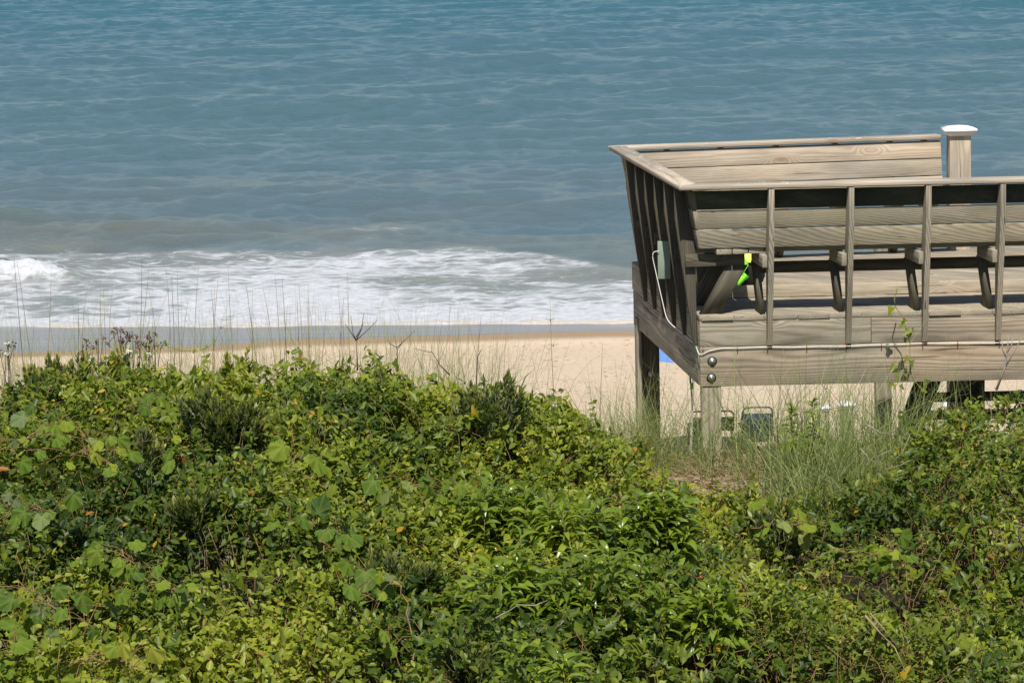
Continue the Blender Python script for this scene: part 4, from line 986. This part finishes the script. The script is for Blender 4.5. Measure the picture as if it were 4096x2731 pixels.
# --- bare twigs, and vines that stand clear of the thicket
def twig(segs, d, rad, name, label, mat, cat='twig'):
    P_ = [[at(px, py, d + dz) for px, py, dz in sg] for sg in segs]; o = thing(name, P_[0][0], label, cat)
    b = MB()
    for i, L_ in enumerate(P_): b.tube(np.array(L_), np.linspace(rad if i == 0 else rad * .6, rad * .3, len(L_)), 6)
    b.build('branch', mat, o, True); return o
twig([[(1430, 1480, 0), (1428, 1420, 0), (1424, 1362, 0)], [(1424, 1362, 0), (1412, 1330, 0), (1403, 1262, .02)], [(1424, 1362, 0), (1445, 1320, 0), (1455, 1255, 0)], [(1424, 1362, 0), (1398, 1320, 0), (1380, 1296, 0)], [(1424, 1362, 0), (1470, 1320, 0), (1508, 1283, 0)], [(1424, 1350, 0), (1448, 1308, .03), (1455, 1290, 0)]], 19.6, .006, 'dead_forked_twig', 'dark dead twig forking into bare arms in front of the wet sand', DARKTWIG)
twig([[(1590, 1500, 0), (1588, 1400, 0), (1578, 1340, 0)], [(1588, 1390, 0), (1560, 1375, 0), (1548, 1355, 0)], [(1588, 1390, 0), (1620, 1360, 0), (1660, 1320, 0)], [(1588, 1400, 0), (1606, 1375, 0), (1604, 1350, 0)]], 19.7, .005, 'dead_branched_twig', 'small branched dead twig right of the dark forked one', DARKTWIG)
twig([[(1800, 1500, 0), (1760, 1460, 0), (1730, 1410, 0), (1660, 1395, 0)]], 19.6, .005, 'dead_curved_twig', 'curved dead twig arching over the crest left of the tallest bush', DARKTWIG)
twig([[(1905, 1560, 0), (1908, 1430, 0), (1925, 1400, 0), (1930, 1395, 0)]], 19.7, .004, 'dead_hooked_stem', 'hooked dead stem rising over the tallest bush', DARKTWIG)
twig([[(2080, 1560, 0), (2100, 1510, 0), (2125, 1485, 0)]], 19.6, .005, 'dead_straight_twig', 'short dark twig leaning right above the hedge edge', DARKTWIG)
twig([[(3985, 1560, 0), (4020, 1470, 0), (4030, 1400, 0), (4034, 1340, 0)], [(4020, 1470, 0), (4060, 1400, 0), (4090, 1345, 0)], [(4026, 1430, 0), (4010, 1400, 0), (4008, 1360, 0)], [(4028, 1410, 0), (4046, 1380, 0), (4050, 1350, 0)]], 19.2, .009, 'pale_dead_twig', 'pale grey branched twig in front of the big beam at the right edge', TWIG)
twig([[(3460, 2460, 0), (3520, 2530, 0), (3580, 2590, 0), (3620, 2680, -.1)], [(3480, 2450, 0), (3540, 2520, 0), (3600, 2600, 0)]], 13.75, .006, 'dead_stick', 'long brown stick lying down the hedge at the lower right', STALK)
twig([[(3470, 1700, 0), (3520, 1730, 0), (3590, 1740, 0)], [(3440, 1790, 0), (3480, 1840, 0), (3560, 1860, 0)], [(3500, 1830, 0), (3560, 1800, 0)], [(3560, 1860, 0), (3610, 1810, 0), (3640, 1740, 0)], [(3540, 1880, 0), (3600, 1860, 0), (3660, 1830, 0)]], 18.3, .006, 'grey_bramble', 'tangle of grey dead branches in the grass below the beam', TWIG)
twig([[(1950, 2490, 0), (2010, 2455, 0), (2040, 2440, 0), (2070, 2418, 0)], [(2070, 2418, 0), (2140, 2420, .02), (2190, 2400, 0)]], 14.1, .006, 'pale_bent_twig', 'pale bent twig across the dark part of the long leaved shrubs', TWIG)
def vine(pts_, d, leaves, name, label, tint=.62, sz=.05, rad=.004):
    P_ = np.array([at(px, py, d + dz) for px, py, dz in pts_]); o = thing(name, P_[0], label, 'vine')
    b = MB(); b.tube(P_, rad, 6); b.build('stem', VINEST, o, True)
    lv = Leaves()
    p = np.array([at(px, py, d - .02) for px, py in leaves]); n = len(p)
    lv.add(T_EAR, p, nrm(np.array([0, -.2, -.9]) + R.normal(0, .5, (n, 3))), nrm(np.array([0, -1, .5]) + R.normal(0, .4, (n, 3))), R.uniform(sz * .7, sz * 1.3, n), np.clip(tint + R.normal(0, .14, n), 0, .9))
    lv.build('foliage', G_THICK, o)
vine([(3690, 1620, -.1), (3700, 1570, 0), (3655, 1520, 0), (3640, 1480, 0), (3640, 1420, 0), (3640, 1370, 0), (3622, 1310, 0), (3612, 1265, 0), (3585, 1232, 0), (3577, 1200, 0), (3585, 1170, 0), (3592, 1140, 0)], 20.74, [(3568, 1225), (3618, 1290), (3622, 1275), (3640, 1320), (3632, 1345), (3648, 1310), (3625, 1350), (3635, 1430), (3645, 1440), (3580, 1460), (3610, 1470), (3625, 1480), (3575, 1480), (3590, 1500), (3620, 1495), (3600, 1445), (3580, 1535), (3570, 1525), (3600, 1540), (3700, 1530), (3690, 1555), (3712, 1518)], 'climbing_vine', 'green vine climbing the front beam and joist of the deck', .6, .062)
vine([(590, 1440, 0), (625, 1400, 0), (660, 1380, 0), (720, 1400, 0), (780, 1405, 0), (830, 1390, 0), (860, 1360, 0)], 19.4, [(655, 1365), (780, 1400), (788, 1395), (835, 1420), (860, 1360), (828, 1380)], 'arching_vine', 'green vine runner arching over the grass at the left', .66, .034, .0035)
vine([(2250, 1680, 0), (2260, 1650, 0), (2275, 1640, 0)], 19.0, [(2255, 1640), (2275, 1632), (2290, 1638), (2265, 1655), (2300, 1650)], 'yellow_leaf_sprig', 'yellow green leaf sprig sticking out above the hedge right of the tallest bush', .8, .07)
# weed with long leaves under the beam
def weed(px, py, d, label):
    c = at(px, py, d); b0 = c - [0, 0, .42]; o = thing('leafy_weed', b0, label, 'weed', 'leafy weeds in the deck grass')
    b = MB(); b.tube([b0, c], .005, 5); b.build('stem', VINEST, o, True)
    lv = Leaves(); n = 46; f = R.random(n); a = R.random(n) * 6.283
    lv.add(T_LONG, b0 + (c - b0) * (.25 + .75 * f[:, None]), nrm(np.stack([np.cos(a), np.sin(a), .25 + .9 * f ** 3], 1)), nrm(np.array([0, -.2, 1]) + R.normal(0, .2, (n, 3))), (.13 - .08 * f), R.uniform(.2, .8, n)); lv.build('foliage', G_LAUR, o)
weed(3252, 1600, 19.3, 'taller leafy weed in the grass before the white capped post'); weed(3165, 1610, 19.4, 'shorter leafy weed left of the taller one')
